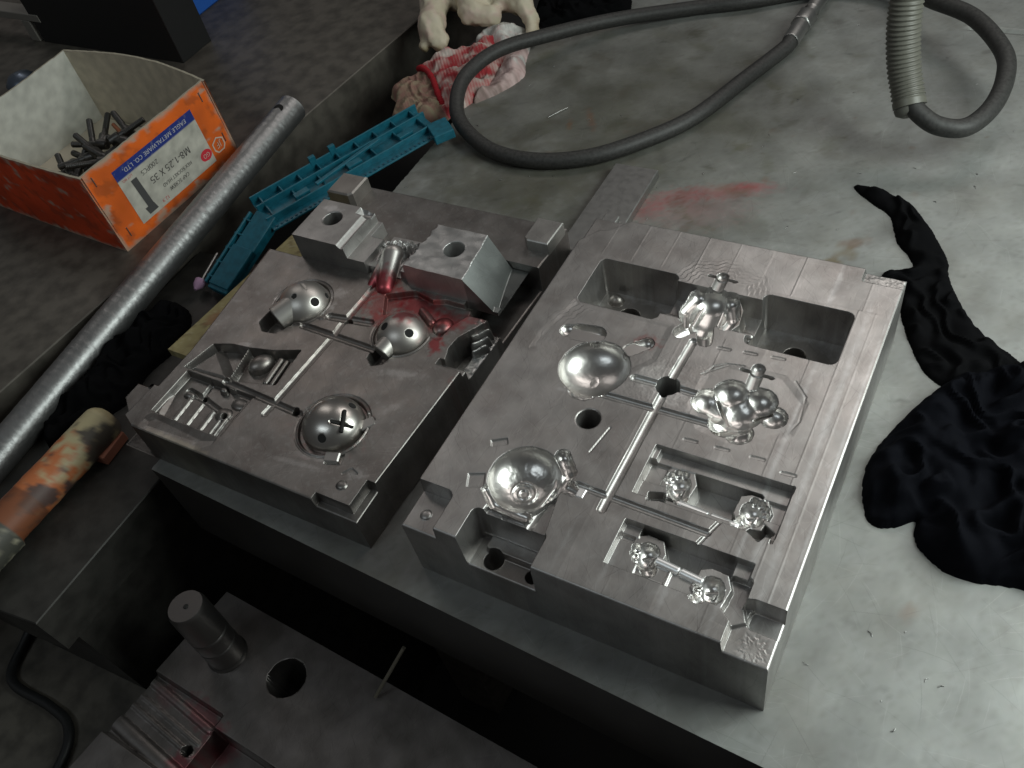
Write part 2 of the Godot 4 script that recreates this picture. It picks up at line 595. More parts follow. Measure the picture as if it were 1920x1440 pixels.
# ---------------------------------------------------------------- rounded bodies: joined capsules and ellipsoids, meshed as surface nets (mm)
class SN:
	var lo: Vector3
	var c: float
	var nx: int
	var ny: int
	var nz: int
	var f := PackedFloat32Array()
	func _init(a: Vector3, b: Vector3, cell: float):
		lo = a
		c = cell
		nx = int((b.x - a.x) / cell) + 2
		ny = int((b.y - a.y) / cell) + 2
		nz = int((b.z - a.z) / cell) + 2
		f.resize(nx * ny * nz)
		f.fill(1e3)
	func join(i: int, d: float, k: float) -> void:
		var o := f[i]
		if k <= 0:
			f[i] = minf(o, d)
			return
		var h := clampf(0.5 + 0.5 * (o - d) / k, 0, 1)
		f[i] = lerpf(o, d, h) - k * h * (1 - h) if absf(o - d) < k else minf(o, d)
	func rng3(a: Vector3, b: Vector3, r: float) -> Array:
		var p := (a.min(b) - Vector3.ONE * r - lo) / c
		var q := (a.max(b) + Vector3.ONE * r - lo) / c
		return [maxi(int(p.x), 0), mini(int(q.x) + 2, nx), maxi(int(p.y), 0), mini(int(q.y) + 2, ny), maxi(int(p.z), 0), mini(int(q.z) + 2, nz)]
	# a capsule that tapers; cut = true takes it away
	func cap(a: Vector3, b: Vector3, ra: float, rb: float, k := 1.5, cut := false) -> void:
		var s := rng3(a, b, maxf(ra, rb) + k + 3 * c + 4)
		var e := b - a
		var l2 := maxf(e.length_squared(), 1e-6)
		for z in range(s[4], s[5]):
			for y in range(s[2], s[3]):
				for x in range(s[0], s[1]):
					var w := lo + Vector3(x, y, z) * c - a
					var t := clampf(w.dot(e) / l2, 0, 1)
					var d := (w - e * t).length() - lerpf(ra, rb, t)
					var i := (z * ny + y) * nx + x
					if cut:
						f[i] = maxf(f[i], -d)
					else:
						join(i, d, k)
	func ell(p: Vector3, r: Vector3, k := 1.5, bs := Basis.IDENTITY) -> void:
		var m := maxf(r.x, maxf(r.y, r.z))
		var s := rng3(p, p, m + k + 3 * c + 4)
		var inv := bs.transposed()
		for z in range(s[4], s[5]):
			for y in range(s[2], s[3]):
				for x in range(s[0], s[1]):
					var w := inv * (lo + Vector3(x, y, z) * c - p)
					var q := w / r
					var l := q.length()
					var g := (w / (r * r)).length()
					join((z * ny + y) * nx + x, l * (l - 1) / maxf(g, 1e-6) if l > 0.01 else -minf(r.x, minf(r.y, r.z)), k)
	func shake(n: FastNoiseLite, amp: float) -> void:
		for z in nz:
			for y in ny:
				for x in nx:
					var i := (z * ny + y) * nx + x
					if absf(f[i]) < 6:
						f[i] += amp * n.get_noise_3dv(lo + Vector3(x, y, z) * c)
	func grad(p: Vector3) -> Vector3:
		var x := clampi(int(p.x), 1, nx - 3)
		var y := clampi(int(p.y), 1, ny - 3)
		var z := clampi(int(p.z), 1, nz - 3)
		var g := Vector3.ZERO
		var fx := p.x - x
		var fy := p.y - y
		var fz := p.z - z
		for q in 8:
			var dx := q & 1
			var dy := (q >> 1) & 1
			var dz := q >> 2
			var w := (fx if dx else 1 - fx) * (fy if dy else 1 - fy) * (fz if dz else 1 - fz)
			var i := ((z + dz) * ny + y + dy) * nx + x + dx
			g += w * Vector3(f[i + 1] - f[i - 1], f[i + nx] - f[i - nx], f[i + nx * ny] - f[i - nx * ny])
		return g.normalized()
	func mesh(origin: Vector3, paint = null) -> ArrayMesh:
		var v := PackedVector3Array()
		var n := PackedVector3Array()
		var kk := PackedColorArray()
		var id := PackedInt32Array()
		id.resize(nx * ny * nz)
		id.fill(-1)
		var off := [0, 1, nx, nx + 1, nx * ny, nx * ny + 1, nx * ny + nx, nx * ny + nx + 1]
		var ed := [[0, 1], [2, 3], [4, 5], [6, 7], [0, 2], [1, 3], [4, 6], [5, 7], [0, 4], [1, 5], [2, 6], [3, 7]]
		for z in nz - 1:
			for y in ny - 1:
				for x in nx - 1:
					var i := (z * ny + y) * nx + x
					if absf(f[i]) > 3 * c:
						continue
					var mask := 0
					for q in 8:
						if f[i + off[q]] < 0:
							mask |= 1 << q
					if mask == 0 or mask == 255:
						continue
					var s := Vector3.ZERO
					var cnt := 0
					for e in ed:
						var a: int = e[0]
						var b: int = e[1]
						if ((mask >> a) & 1) != ((mask >> b) & 1):
							var fa := f[i + off[a]]
							var t := fa / (fa - f[i + off[b]])
							s += Vector3(a & 1, (a >> 1) & 1, a >> 2).lerp(Vector3(b & 1, (b >> 1) & 1, b >> 2), t)
							cnt += 1
					var p := Vector3(x, y, z) + s / cnt
					id[i] = v.size()
					var at := lo + p * c
					v.append((at - origin) * 0.001)
					n.append(grad(p))
					kk.append(paint.call(at) if paint != null else Color(0.58, 0.56, 0.54))
		var ix := PackedInt32Array()
		var st := [1, nx, nx * ny]
		for z in range(1, nz - 1):
			for y in range(1, ny - 1):
				for x in range(1, nx - 1):
					var i := (z * ny + y) * nx + x
					if id[i] < 0 and absf(f[i]) > 3 * c:
						continue
					for ax in 3:
						var neg := f[i] < 0
						if neg == (f[i + st[ax]] < 0):
							continue
						var u: int = st[(ax + 1) % 3]
						var w: int = st[(ax + 2) % 3]
						var a := id[i]
						var b := id[i - u]
						var d := id[i - u - w]
						var e := id[i - w]
						if a < 0 or b < 0 or d < 0 or e < 0:
							continue
						if neg:
							ix.append_array(PackedInt32Array([a, d, b, a, e, d]))
						else:
							ix.append_array(PackedInt32Array([a, b, d, a, d, e]))
		var a2 := []
		a2.resize(Mesh.ARRAY_MAX)
		a2[Mesh.ARRAY_VERTEX] = v
		a2[Mesh.ARRAY_NORMAL] = n
		a2[Mesh.ARRAY_COLOR] = kk
		a2[Mesh.ARRAY_INDEX] = ix
		var m := ArrayMesh.new()
		m.add_surface_from_arrays(Mesh.PRIMITIVE_TRIANGLES, a2)
		return m

# ---------------------------------------------------------------- cloth lying in a heap: outline, height and folds (mm)
func cloth(outline: Array, y0: float, high: float, edge: float, fold_dir: float, period: float, amp: float, sd: int, cell: float, origin: Vector3, paint = null, rib := 0.0) -> ArrayMesh:
	var p := HF.pv(outline)
	var sm := PackedVector2Array()      # a smoothed outline
	for i in p.size():
		for q in 5:
			sm.append(p[i].cubic_interpolate(p[(i + 1) % p.size()], p[(i - 1 + p.size()) % p.size()], p[(i + 2) % p.size()], q / 5.0))
	var b := Rect2(sm[0], Vector2.ZERO)
	for t in sm:
		b = b.expand(t)
	b = b.grow(cell * 3)
	var n1 := noise_of(sd, 0.02, 2)
	var n2 := noise_of(sd + 5, 0.09, 3)
	var nx := int(b.size.x / cell) + 1
	var nz := int(b.size.y / cell) + 1
	var hs := PackedFloat32Array()
	var ds := PackedFloat32Array()
	hs.resize(nx * nz)
	ds.resize(nx * nz)
	var fd := Vector2.from_angle(fold_dir)
	var fn := fd.orthogonal()
	for j in nz:
		for i in nx:
			var q := b.position + Vector2(i, j) * cell
			var d := -HF.sdp(q, sm) + 0.7 * n2.get_noise_2dv(q) + (2.0 if rib == 0.0 else 0.0)
			var at := j * nx + i
			ds[at] = d
			if d < -2 * cell:
				hs[at] = y0 - 3
				continue
			var s := clampf(d / edge, 0, 1)
			var u := q.dot(fn) / period + 1.5 * n1.get_noise_2dv(q) + 0.05 * n2.get_noise_2dv(q)
			var fold := 0.5 + 0.5 * cos(TAU * u)
			var fuzz := 0.3
			var h := high * sqrt(maxf(1 - (1 - s) * (1 - s), 0)) * (0.7 + 0.6 * n1.get_noise_2d(q.x + 300, q.y)) + amp * fold * fold * minf(s * 1.5, 1.0) + fuzz * n2.get_noise_2dv(q * 1.7) * s
			if rib > 0:
				h += 0.35 * sin(q.dot(fn) * TAU / rib) * s * s
			hs[at] = y0 + (h if d > 0 else d * 1.5)
	var v := PackedVector3Array()
	var n := PackedVector3Array()
	var kk := PackedColorArray()
	for j in nz:
		for i in nx:
			var at := j * nx + i
			var q := b.position + Vector2(i, j) * cell
			v.append((Vector3(q.x, hs[at], q.y) - origin) * MM)
			var gx := (hs[j * nx + maxi(i - 1, 0)] - hs[j * nx + mini(i + 1, nx - 1)]) / (2 * cell)
			var gz := (hs[maxi(j - 1, 0) * nx + i] - hs[mini(j + 1, nz - 1) * nx + i]) / (2 * cell)
			n.append(Vector3(gx, 1, gz).normalized())
			kk.append(paint.call(Vector3(q.x, hs[at], q.y)) if paint != null else Color(1, 1, 1))
	var ix := PackedInt32Array()
	for j in nz - 1:
		for i in nx - 1:
			var a := j * nx + i
			if maxf(maxf(ds[a], ds[a + 1]), maxf(ds[a + nx], ds[a + nx + 1])) < -cell:
				continue
			ix.append_array(PackedInt32Array([a, a + 1, a + nx, a + 1, a + nx + 1, a + nx]))
	var a2 := []
	a2.resize(Mesh.ARRAY_MAX)
	a2[Mesh.ARRAY_VERTEX] = v
	a2[Mesh.ARRAY_NORMAL] = n
	a2[Mesh.ARRAY_COLOR] = kk
	a2[Mesh.ARRAY_INDEX] = ix
	var m := ArrayMesh.new()
	m.add_surface_from_arrays(Mesh.PRIMITIVE_TRIANGLES, a2)
	return m

# ---------------------------------------------------------------- the scene
func lamp(at: Vector3, towards: Vector3, size: Vector2, energy: float, col: Color) -> void:
	var l := AreaLight3D.new()
	l.name = numbered("unseen_lamp")
	l.area_size = size
	l.light_energy = energy
	l.light_color = col
	l.shadow_enabled = true
	add_child(l, true)
	l.look_at_from_position(at, towards, Vector3(0.1, 0, 1).normalized())

var M := {}

func _ready() -> void:
	var cam := Camera3D.new()
	cam.name = "camera"
	add_child(cam)
	cam.transform = Transform3D(Basis(Vector3(0.86823977, -0.17187074, -0.46542471), Vector3(-0.26220539, 0.63742564, -0.72452528), Vector3(0.42119834, 0.75109853, 0.50837285)).orthonormalized(), Vector3(0.30407844, 0.57925618, 0.20904624))
	cam.fov = 46.77
	cam.near = 0.02
	cam.far = 20.0
	cam.current = true
	var we := WorldEnvironment.new()
	we.name = "environment"
	var env := Environment.new()
	env.background_mode = Environment.BG_COLOR
	env.background_color = Color(0.042, 0.042, 0.042).linear_to_srgb()
	env.tonemap_mode = Environment.TONE_MAPPER_LINEAR
	env.tonemap_exposure = 1.2
	env.sdfgi_enabled = true
	env.ssao_enabled = true
	env.ssil_enabled = true
	we.environment = env
	add_child(we)
	# workshop lamps: the near one over the right end of the bench, a ceiling row further off, an added row, a front lamp
	lamp(Vector3(0.78, 0.55, -0.38), Vector3(0.2, 0.0, -0.1), Vector2(0.55, 0.55), 0.74, Color(0.96, 1.0, 0.98))
	lamp(Vector3(0.35, 1.9, -1.9), Vector3(0.0, 0.0, -0.1), Vector2(1.6, 0.5), 0.8, Color(1.0, 0.97, 0.95))
	lamp(Vector3(-1.9, 2.0, -1.3), Vector3(-0.2, 0.0, -0.1), Vector2(1.4, 0.5), 0.30, Color(1.0, 0.97, 0.95))  # added row, unseen, put in for sheen on the left mould
	lamp(Vector3(-0.5, 1.6, 0.9), Vector3(-0.3, 0.0, -0.1), Vector2(0.9, 0.14), 0.26, Color(0.93, 0.98, 1.0))

	materials()
	surroundings()
	right_mould()
	left_mould()
	lower_mould()
	box_of_bolts()
	hose_and_sleeve()
	tools()
	cloths()

func materials() -> void:
	var fine := noise_tex("rough", 3, 0.02, 0.82, 1.1)
	var brushed := bump_tex("brushed", 8, 0.05, 1.0, 8)
	var grain := bump_tex("grain", 11, 0.04, 1.0)
	var m := vmat(0.46, 0.93)
	m.roughness_texture = wear_tex("cut_marks", 25, 0.80, 1.0, 2600, 130, 1.57, 0.10, 0.22)
	m.albedo_texture = wear_tex("steel_wear", 27, 0.85, 1.0, 1500, 120, 1.3, 0.9, 0.22)
	M.block = bumped(m, brushed, 0.08, Vector3(5, 5, 5))
	m = vmat(0.32, 1.0)
	M.polish = bumped(m, grain, 0.04, Vector3(14, 14, 14))
	m = vmat(0.44, 1.0)
	M.core = bumped(m, grain, 0.06, Vector3(14, 14, 14))
	m = mat(Color(0.36, 0.36, 0.35), 0.4, 0.95)
	m.roughness_texture = fine
	M.steel = bumped(m, grain, 0.06, Vector3(9, 9, 9))
	m = vmat(0.5, 0.25)
	m.albedo_texture = wear_tex("bench_wear", 21, 0.84, 1.0, 900, 150, 0.35, 1.4, 0.11)
	m.metallic_specular = 0.45
	M.bench = bumped(m, grain, 0.06, Vector3(2.6, 2.6, 2.6))
	m = mat(Color(0.115, 0.104, 0.088), 0.5, 0.2)
	m.albedo_texture = noise_tex("blotch", 31, 0.02, 0.72, 1.12, 5)
	M.dark_steel = bumped(m, grain, 0.2, Vector3(3, 3, 3))
	m = mat(Color(0.042, 0.04, 0.036), 0.5, 0.2)
	m.albedo_texture = tex["blotch"]
	M.oily_steel = bumped(m, grain, 0.2, Vector3(3, 3, 3))
	m = mat(Color(0.0045, 0.0045, 0.005), 1.0)
	m.metallic_specular = 0.12
	M.black_cloth = bumped(m, bump_tex("weave", 41, 0.2, 4.0), 0.25, Vector3(30, 30, 30))
	m = mat(Color(0.0042, 0.0045, 0.0062), 0.95)
	m.metallic_specular = 0.12
	M.navy_cloth = bumped(m, tex["weave"], 0.25, Vector3(30, 30, 30))
	m = vmat(0.95)
	M.knit = bumped(m, tex["weave"], 0.8, Vector3(40, 40, 40))
	m = mat(Color(0.036, 0.035, 0.033), 0.55)
	m.albedo_texture = noise_tex("dust", 45, 0.015, 0.55, 1.25, 5)
	M.rubber = bumped(m, tex["weave"], 0.3, Vector3(30, 30, 30))
	M.black_plastic = bumped(mat(Color(0.012, 0.0125, 0.013), 0.5), grain, 0.3, Vector3(8, 8, 8))
	m = mat(Color(0.010, 0.125, 0.18), 0.36)
	m.albedo_texture = noise_tex("plastic", 51, 0.02, 0.8, 1.1)
	M.teal = m
	M.blue = mat(Color(0.02, 0.12, 0.5), 0.45)
	M.matt = vmat(0.8)
	M.cream = vmat(0.55)

# ---------------------------------------------------------------- bench, second table, shelf, floor
func bench_front(x: float) -> float:
	return 24.8 + 0.034 * x

func surroundings() -> void:
	var n1 := noise_of(5, 0.012, 4)
	var n2 := noise_of(6, 0.05, 4)
	var n3 := noise_of(7, 0.16, 3)
	# floor far below
	var fm := MB.new(Vector3(0, -800, 0))
	fm.box(Vector3(0, -810, -200), Vector3(6000, 20, 6000), 0.0)
	var f := part(self, "floor", fm.mesh(), mat(Color(0.05, 0.05, 0.048), 0.8))
	f.position = Vector3(0, -0.8, 0)
	f.set_meta("kind", "structure")
	# the bench that carries the moulds
	var t := thing("workbench", "grey stained steel workbench top under the two mould halves", "workbench", Vector3(200, -100, -400))
	var o := Vector3(200, -100, -400)
	var h := HF.new(-280, 920, -1180, 0, 3.0, 0.0, Color(0.295, 0.302, 0.29))
	h.mottle(Color(0.20, 0.195, 0.17), n1, -0.1, 0.6, 0.45)
	h.mottle(Color(0.34, 0.35, 0.335), n2, 0.1, 0.6, 0.4)
	h.mottle(Color(0.19, 0.185, 0.17), n3, 0.1, 0.6, 0.4)
	h.tint(-90, -560, 300, 330, Color(0.085, 0.08, 0.055), 0.72, n1, 0.6, 0.3, 0.9)
	h.tint(-150, -430, 140, 90, Color(0.10, 0.095, 0.07), 0.5, n2, 0.5)
	h.tint(-120, -560, 30, 5, Color(0.20, 0.09, 0.05), 0.45, n3, 0.5, 1.0)
	h.tint(-140, -545, 12, 4, Color(0.22, 0.10, 0.04), 0.5, n3, 0.5, 1.2)
	for q in [[62, -478, 64, 15, -0.35, 0.5], [85, -492, 30, 10, -0.3, 0.55], [20, -455, 44, 17, -0.5, 0.4], [-2, -428, 30, 18, -0.6, 0.4], [45, -445, 70, 40, -0.4, 0.25]]:
		h.tint(q[0], q[1], q[2], q[3], Color(0.36, 0.05, 0.06), q[5], n3, 0.45, q[4], 1.0)
	h.tint(186, -408, 16, 8, Color(0.16, 0.115, 0.05), 0.7, n2, 0.7, -0.6)
	h.tint(203, -442, 15, 9, Color(0.17, 0.10, 0.06), 0.6, n2, 0.8, -0.7)
	h.tint(195, -425, 12, 10, Color(0.17, 0.13, 0.07), 0.5, n2, 0.8)
	h.tint(-30, 10, 60, 30, Color(0.2, 0.2, 0.17), 0.4, n2, 0.5)
	h.tint(110, 20, 170, 26, Color(0.13, 0.105, 0.085), 0.6, n2, 0.4)
	var g := RandomNumberGenerator.new()
	g.seed = 77
	for q in 150:
		var r := g.randf_range(2, 9)
		var c := Color(0.12, 0.115, 0.105) if g.randf() < 0.7 else Color(0.20, 0.13, 0.09)
		h.tint(g.randf_range(-250, 500), g.randf_range(-850, 20), r, r * g.randf_range(0.5, 1.0), c, g.randf_range(0.15, 0.5), n3, 0.6, g.randf() * 3)
	for q in 170:
		var r := g.randf_range(4, 22)
		var c := [Color(0.075, 0.072, 0.045), Color(0.13, 0.13, 0.085), Color(0.10, 0.085, 0.06), Color(0.21, 0.21, 0.185)][g.randi() % 4] as Color
		h.tint(g.randf_range(-270, 150), g.randf_range(-760, -350), r, r * g.randf_range(0.25, 0.8), c, g.randf_range(0.15, 0.45), n3, 0.8, g.randf() * 3)
	h.scratch(12, 260, -280, 600, -900, 30, 60, 0.3, 1.6, 0.05, 0.14)
	h.scratch(13, 160, -280, 600, -900, 30, 30, -0.4, 0.8, 0.05, -0.25)
	h.box(225, -823, 930, -819, -6.0, 0.0, 1, 3.0)
	var jag := noise_of(9, 0.25, 2)
	var warp := func(p: Vector3) -> Vector3:
		var w := 1.0 - clampf(-p.z / 200.0, 0, 1)
		var e := 1.6 * jag.get_noise_2d(p.x, 0) if p.z > -0.5 else 0.0
		var el := 1.0 * jag.get_noise_2d(0, p.z) if p.x < -279.5 else 0.0
		return Vector3(p.x + el, p.y, p.z + w * bench_front(p.x) + e)
	part(t, "bench_top", h.mesh(o, -100, warp, true, Color(0.05, 0.047, 0.042)), M.bench)
	# the darker table to the left
	t = thing("side_table", "dark brown steel table at left under the orange box", "table", Vector3(-900, -90, -500))
	o = Vector3(-900, -90, -500)
	var b := MB.new(o)
	b.prism(HF.pv([-452.0, -800, -481, -479, -490, -218, -506, 3, -520, 260, -1700, 260, -1700, -1500, -400, -1500]), -90, 0, 1.2)
	part(t, "table_top", b.mesh(), M.dark_steel)
	b = MB.new(o)
	for q in [[-900.0, 100.0], [-1500.0, 100.0], [-1500.0, -1300.0], [-900.0, -1300.0]]:
		b.box(Vector3(q[0], -445, q[1]), Vector3(80, 708, 80), 2)
		part(t, "leg", b.mesh(), M.dark_steel)
		b = MB.new(o)
	# shelf plate between the two tables
	t = thing("shelf_plate", "dark oily steel plate between the two tables under the worn handle", "plate", Vector3(-397, -80, -50))
	o = Vector3(-397, -80, -50)
	b = MB.new(o)
	b.prism(HF.pv([-480.0, -255, -294, -262, -294, 163, -334, 168, -478, 176]), -80, -30, 1.0)
	part(t, "plate", b.mesh(), M.oily_steel)
	b = MB.new(o)
	b.prism(HF.pv([-480.0, -250, -300, -250, -300, 150, -480, 160]), -800, -80.5, 0)
	part(t, "plinth", b.mesh(), M.oily_steel)
	# low stand that carries the third mould
	t = thing("low_stand", "low dark steel stand below the front edge of the bench", "stand", Vector3(-50, -800, 250))
	o = Vector3(-50, -800, 250)
	b = MB.new(o)
	b.box(Vector3(-150, -225, 260), Vector3(760, 30, 400), 1)
	part(t, "stand_top", b.mesh(), M.dark_steel)
	for q in [[-480.0, 100.0], [180.0, 100.0], [-480.0, 420.0], [180.0, 420.0]]:
		b = MB.new(o)
		b.box(Vector3(q[0], -520, q[1]), Vector3(50, 558, 50), 1)
		part(t, "leg", b.mesh(), M.dark_steel)
	b = MB.new(Vector3(200, -800, -400))
	var wb := get_node("workbench")
	for q in [[-200.0, -150.0], [800.0, -150.0], [-200.0, -1050.0], [800.0, -1050.0]]:
		b = MB.new(Vector3(200, -100, -400))
		b.box(Vector3(q[0], -451, q[1]), Vector3(70, 698, 70), 2)
		part(wb, "leg", b.mesh(), M.dark_steel)
	# grimy yellow board under the left mould
	t = thing("packing_board", "grimy yellow board sticking out under the left mould half", "board", Vector3(-320, 0, -220))
	o = Vector3(-320, 0, -220)
	h = HF.new(-352, -262, -345, -100, 2.0, 9.0, Color(0.36, 0.31, 0.15))
	h.mottle(Color(0.18, 0.14, 0.07), n2, 0.0, 0.5, 0.8)
	h.mottle(Color(0.5, 0.46, 0.28), n3, 0.2, 0.6, 0.6)
	h.tint(-340, -150, 8, 14, Color(0.32, 0.14, 0.08), 0.6, n3)
	var bw := func(p: Vector3) -> Vector3:
		var s := (p.z + 345) / 245.0
		return Vector3(p.x + lerpf(18, -8, s) * clampf((-262 - p.x) / 60, 0, 1), p.y, p.z)
	part(t, "board", h.mesh(o, 0.3, bw), M.matt)

# ---------------------------------------------------------------- right mould half
func right_mould() -> void:
	var o := Vector3(130, 0, -165)
	var t := thing("mould_half", "bright steel mould half with polished figure cores at right on the bench", "mould", o, "mould halves on the bench")
	var n1 := noise_of(101, 0.02, 4)
	var n2 := noise_of(102, 0.12, 3)
	var n3 := noise_of(103, 0.35, 2)
	var h := HF.new(0, 260, -330, 0, 0.5, 76.0, Color(0.46, 0.447, 0.435))
	h.mottle(Color(0.36, 0.335, 0.32), n1, -0.2, 0.5, 0.6)
	h.mottle(Color(0.50, 0.495, 0.49), n2, 0.2, 0.7, 0.4)
	h.passes(0, 260, -330, -284, true, 26.5, 0.05, 0.14, 4)
	h.passes(0, 260, -226, 0, true, 31.0, 0.035, 0.09, 5)
	h.passes(236, 260, -284, 0, true, 12.0, 0.06, 0.10, 6)
	h.rough(n2, 0.02)
	for q in [[222, -120, 2.5, 190, 0.5], [243, -150, 3.0, 190, 0.5], [214, -300, 3.0, 40, 0.5], [232, -60, 3, 60, 0.4], [257, -150, 1.5, 170, 0.6], [150, -20, 3, 20, 0.4], [190, -14, 3, 18, 0.4], [118, -26, 2, 24, 0.3], [200, -60, 4, 8, 0.4]]:
		h.tint(q[0], q[1], q[2], q[3], Color(0.70, 0.71, 0.71), q[4], n2, 0.5, 0.0, 0.9)
	# relief round the figures
	h.poly([18, -170, 19, -190, 30, -228, 45, -226, 112, -226, 113, -190, 100, -172, 60, -164], 75.6, 1, 5.0)
	h.poly([153, -190, 165, -202, 205, -205, 226, -186, 224, -158, 212, -150, 190, -138, 165, -142, 152, -160], 75.6, 1, 5.0)
	h.ripples(133, -262, 24, 46, 4.2, 0.16, -PI + 0.25, -0.15)
	h.ripples(62, -196, 26, 46, 4.6, 0.14, 1.9, PI)
	h.ripples(62, -196, 26, 46, 4.6, 0.14, -PI, -1.9)
	h.groove([152, -188, 156, -198, 164, -203, 176, -205], 0.8, 0.22, 75.9)
	h.groove([214, -203, 224, -192, 226, -170, 222, -158, 205, -156], 0.8, 0.24, 75.9)
	h.groove([150, -188, 166, -203], 0.7, 0.3, 75.9)
	# hand-ground patches round the sprue
	h.tint(118, -176, 20, 12, Color(0.72, 0.72, 0.70), 0.7, n2, 0.5, -0.6)
	h.tint(133, -165, 19, 15, Color(0.70, 0.70, 0.69), 0.6, n2, 0.5)
	h.rough(n3, 0.05, 98, 156, -196, -150)
	for q in [[153, -216], [172, -218], [192, -220], [160, -129], [182, -130], [206, -131], [228, -126]]:
		h.groove([q[0], q[1], q[0] + 8, q[1] - 0.6], 1.4, 0.22, 75.9)
	# corner notches
	h.poly([-2, -332, 36, -332, 21.5, -315, 10.8, -310, 5, -301, -2, -291], 71.5)
	h.box(230, -340, 270, -315.5, 71.0, 2.0)
	h.rough(n2, 0.5, 231, 260, -330, -317)
	h.box(-12, -31, 30, 12, 62.0, 6.0)
	h.poly([233, 8, 233, -26, 237, -31, 242, -32.5, 272, -32.5, 272, 8], 64.0, 0, 0.9, 1.0)
	h.box(240, -33, 270, -20, 61.0, 4.0)
	h.dome(13, -13.5, 4.2, 4.2, 1.8, 62.0)
	h.ripples(248, -9, 1, 11, 5.0, 0.22)
	# front pocket with its two screw holes, and the recess behind it
	h.poly([56, -23, 57, -37, 70, -42, 98, -55, 103, -24], 71.0, 0, 1.2)
	h.groove([66, -40, 72, -24], 2.0, 1.0, 71.0)
	h.groove([92, -52, 90, -24], 2.2, 1.2, 71.0)
	h.box(49.5, -25.5, 104.5, 15, 41.0, 3.5, 0, 1.4)
	h.box(57, -25.5, 104.5, -14, 46.0, 3.0, 0, 1.4)
	h.disc(66, -9.5, 6.6, 20.0, 0, 1.0)
	h.disc(97, -8.5, 4.6, 22.0, 0, 0.6)
	# deep pocket at the back: two deep ends and a shallow middle
	h.box(30.5, -279, 97.5, -228.5, 40.0, 4.5, 0, 1.6)
	h.box(168, -279.5, 234, -227, 40.0, 4.5, 0, 1.2)
	h.box(92, -272.5, 174, -236, 55.0, 2.0, 1)
	h.box(97, -251, 120, -241, 61.0, 2.0, 0)
	h.box(146, -251, 168, -241, 61.0, 2.0, 0)
	h.ridge([99, -246, 119, -246], 3.0, 3.0, 61.0)
	h.ridge([147, -246, 167, -246], 3.0, 3.0, 61.0)
	h.disc(61, -256, 8.5, 15.0, 0, 1.0)
	h.disc(199, -257, 8.0, 15.0, 0, 1.0)
	h.dome(44, -268, 7, 6, 7.0, 40.0)
	h.poly([170, -229, 172, -234, 196, -234, 196, -229], 62.0, 2, 1.0)
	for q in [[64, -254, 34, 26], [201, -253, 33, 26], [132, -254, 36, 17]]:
		h.tint(q[0], q[1], q[2], q[3], Color(0.27, 0.245, 0.225), 0.8, n2, 0.2, 0.0, 0.3)  # shade in the deep pocket darkened into the vertex colour
	h.tint(77, -8, 28, 17, Color(0.30, 0.27, 0.25), 0.7, n2, 0.2)  # shade of the front pocket tinted in the same way
	# middle pocket
	h.box(144, -118, 238.5, -77, 69.5, 0.6)
	h.box(144, -108, 163, -92, 67.0, 0.5)
	h.box(224, -106, 238.5, -92, 67.0, 0.5)
	h.box(164, -109, 222, -83, 54.0, 2.0)
	h.box(222, -88, 234, -74, 60.0, 0.5, 1, 0.7, 0.5)
	h.box(153, -86, 164, -76, 62.0, 0.5, 1, 0.7, -0.3)
	h.box(144, -118, 148, -108, 73.0, 0.3)
	h.groove([238.3, -118, 237.5, -74], 0.8, 3.0, 76.0)
	# lower pocket
	h.box(148, -56, 233, -22, 71.0, 0.6)
	h.box(160, -56, 222, -36, 60.0, 1.5)
	h.box(148, -48, 160, -44, 68.5, 0.3)
	h.box(222, -46, 236, -30, 66.0, 3.0)
	h.poly([226, -34, 236, -30, 240, -22, 232, -16, 224, -22], 66.0, 0, 1.5)
	h.box(188, -36, 210, -22, 69.6, 0.5)
	h.box(166, -34, 186, -24, 70.2, 0.5)
	# runners, sprue and ejector hole
	h.groove([133.2, -216, 131.5, -178], 3.0, 2.6, 76.0)
	h.groove([131.2, -160, 130.2, -57], 3.2, 3.0, 76.0)
	h.groove([84, -146, 171, -147.5], 2.9, 2.7, 76.0)
	h.groove([106, -168.5, 124, -168.8], 3.2, 3.0, 76.0)
	h.groove([140, -169.6, 154, -169.2], 3.0, 3.0, 76.0)
	h.groove([107, -68, 199, -65.6], 2.7, 2.5, 76.0)
	h.groove([205, -80, 200, -66, 196, -54, 192, -40, 189, -26], 1.4, 1.4, 75.5)
	h.groove([84, -141, 84, -147], 2.0, 2.4, 76.0)
	h.disc(131.4, -169.5, 8.3, 18.0, 0, 0.4)
	h.disc(90, -122, 8.0, 30.0, 0, 1.6)
	h.box(33, -83, 45, -77.5, 74.6, 0.3, 1, 0.7, -0.55)
	h.box(33, -51, 45, -40, 74.6, 0.3, 1, 0.7, -0.4)
	h.groove([108, -120, 103.5, -96], 0.8, 0.6, 76.0)
	h.groove([62, -143, 84, -140], 1.2, 0.3, 76.0)
	h.tint(60, -140, 6, 2, Color(0.7, 0.7, 0.7), 0.5, n2)
	h.scratch(21, 160, 5, 255, -325, -5, 40, 1.6, 0.12, 0.02, 0.12)
	h.scratch(22, 60, 5, 255, -325, -5, 30, 0.6, 1.2, 0.02, 0.16)
	h.tint(101, -205, 12, 9, Color(0.38, 0.06, 0.06), 0.35, n2, 0.9)
	var pol := Color(0.60, 0.585, 0.565)
	# land for the standing figure in the deep pocket
	h.poly([110, -268, 116, -276, 126, -280, 140, -279, 149, -274, 157, -262, 159, -246, 154, -236, 148, -230, 147, -214, 136, -211, 128, -216, 114, -213, 109, -222, 117, -234, 110, -244], 72.0, 2, 1.2)
	h.groove([131, -270, 130.4, -288], 4.6, 4.2, 76.0)
	h.groove([120, -286.5, 142, -285.5], 1.1, 5.0, 76.0)
	h.groove([187, -188, 186.2, -206], 4.6, 4.2, 76.0)
	h.groove([175, -202, 198, -201], 1.1, 5.0, 76.0)
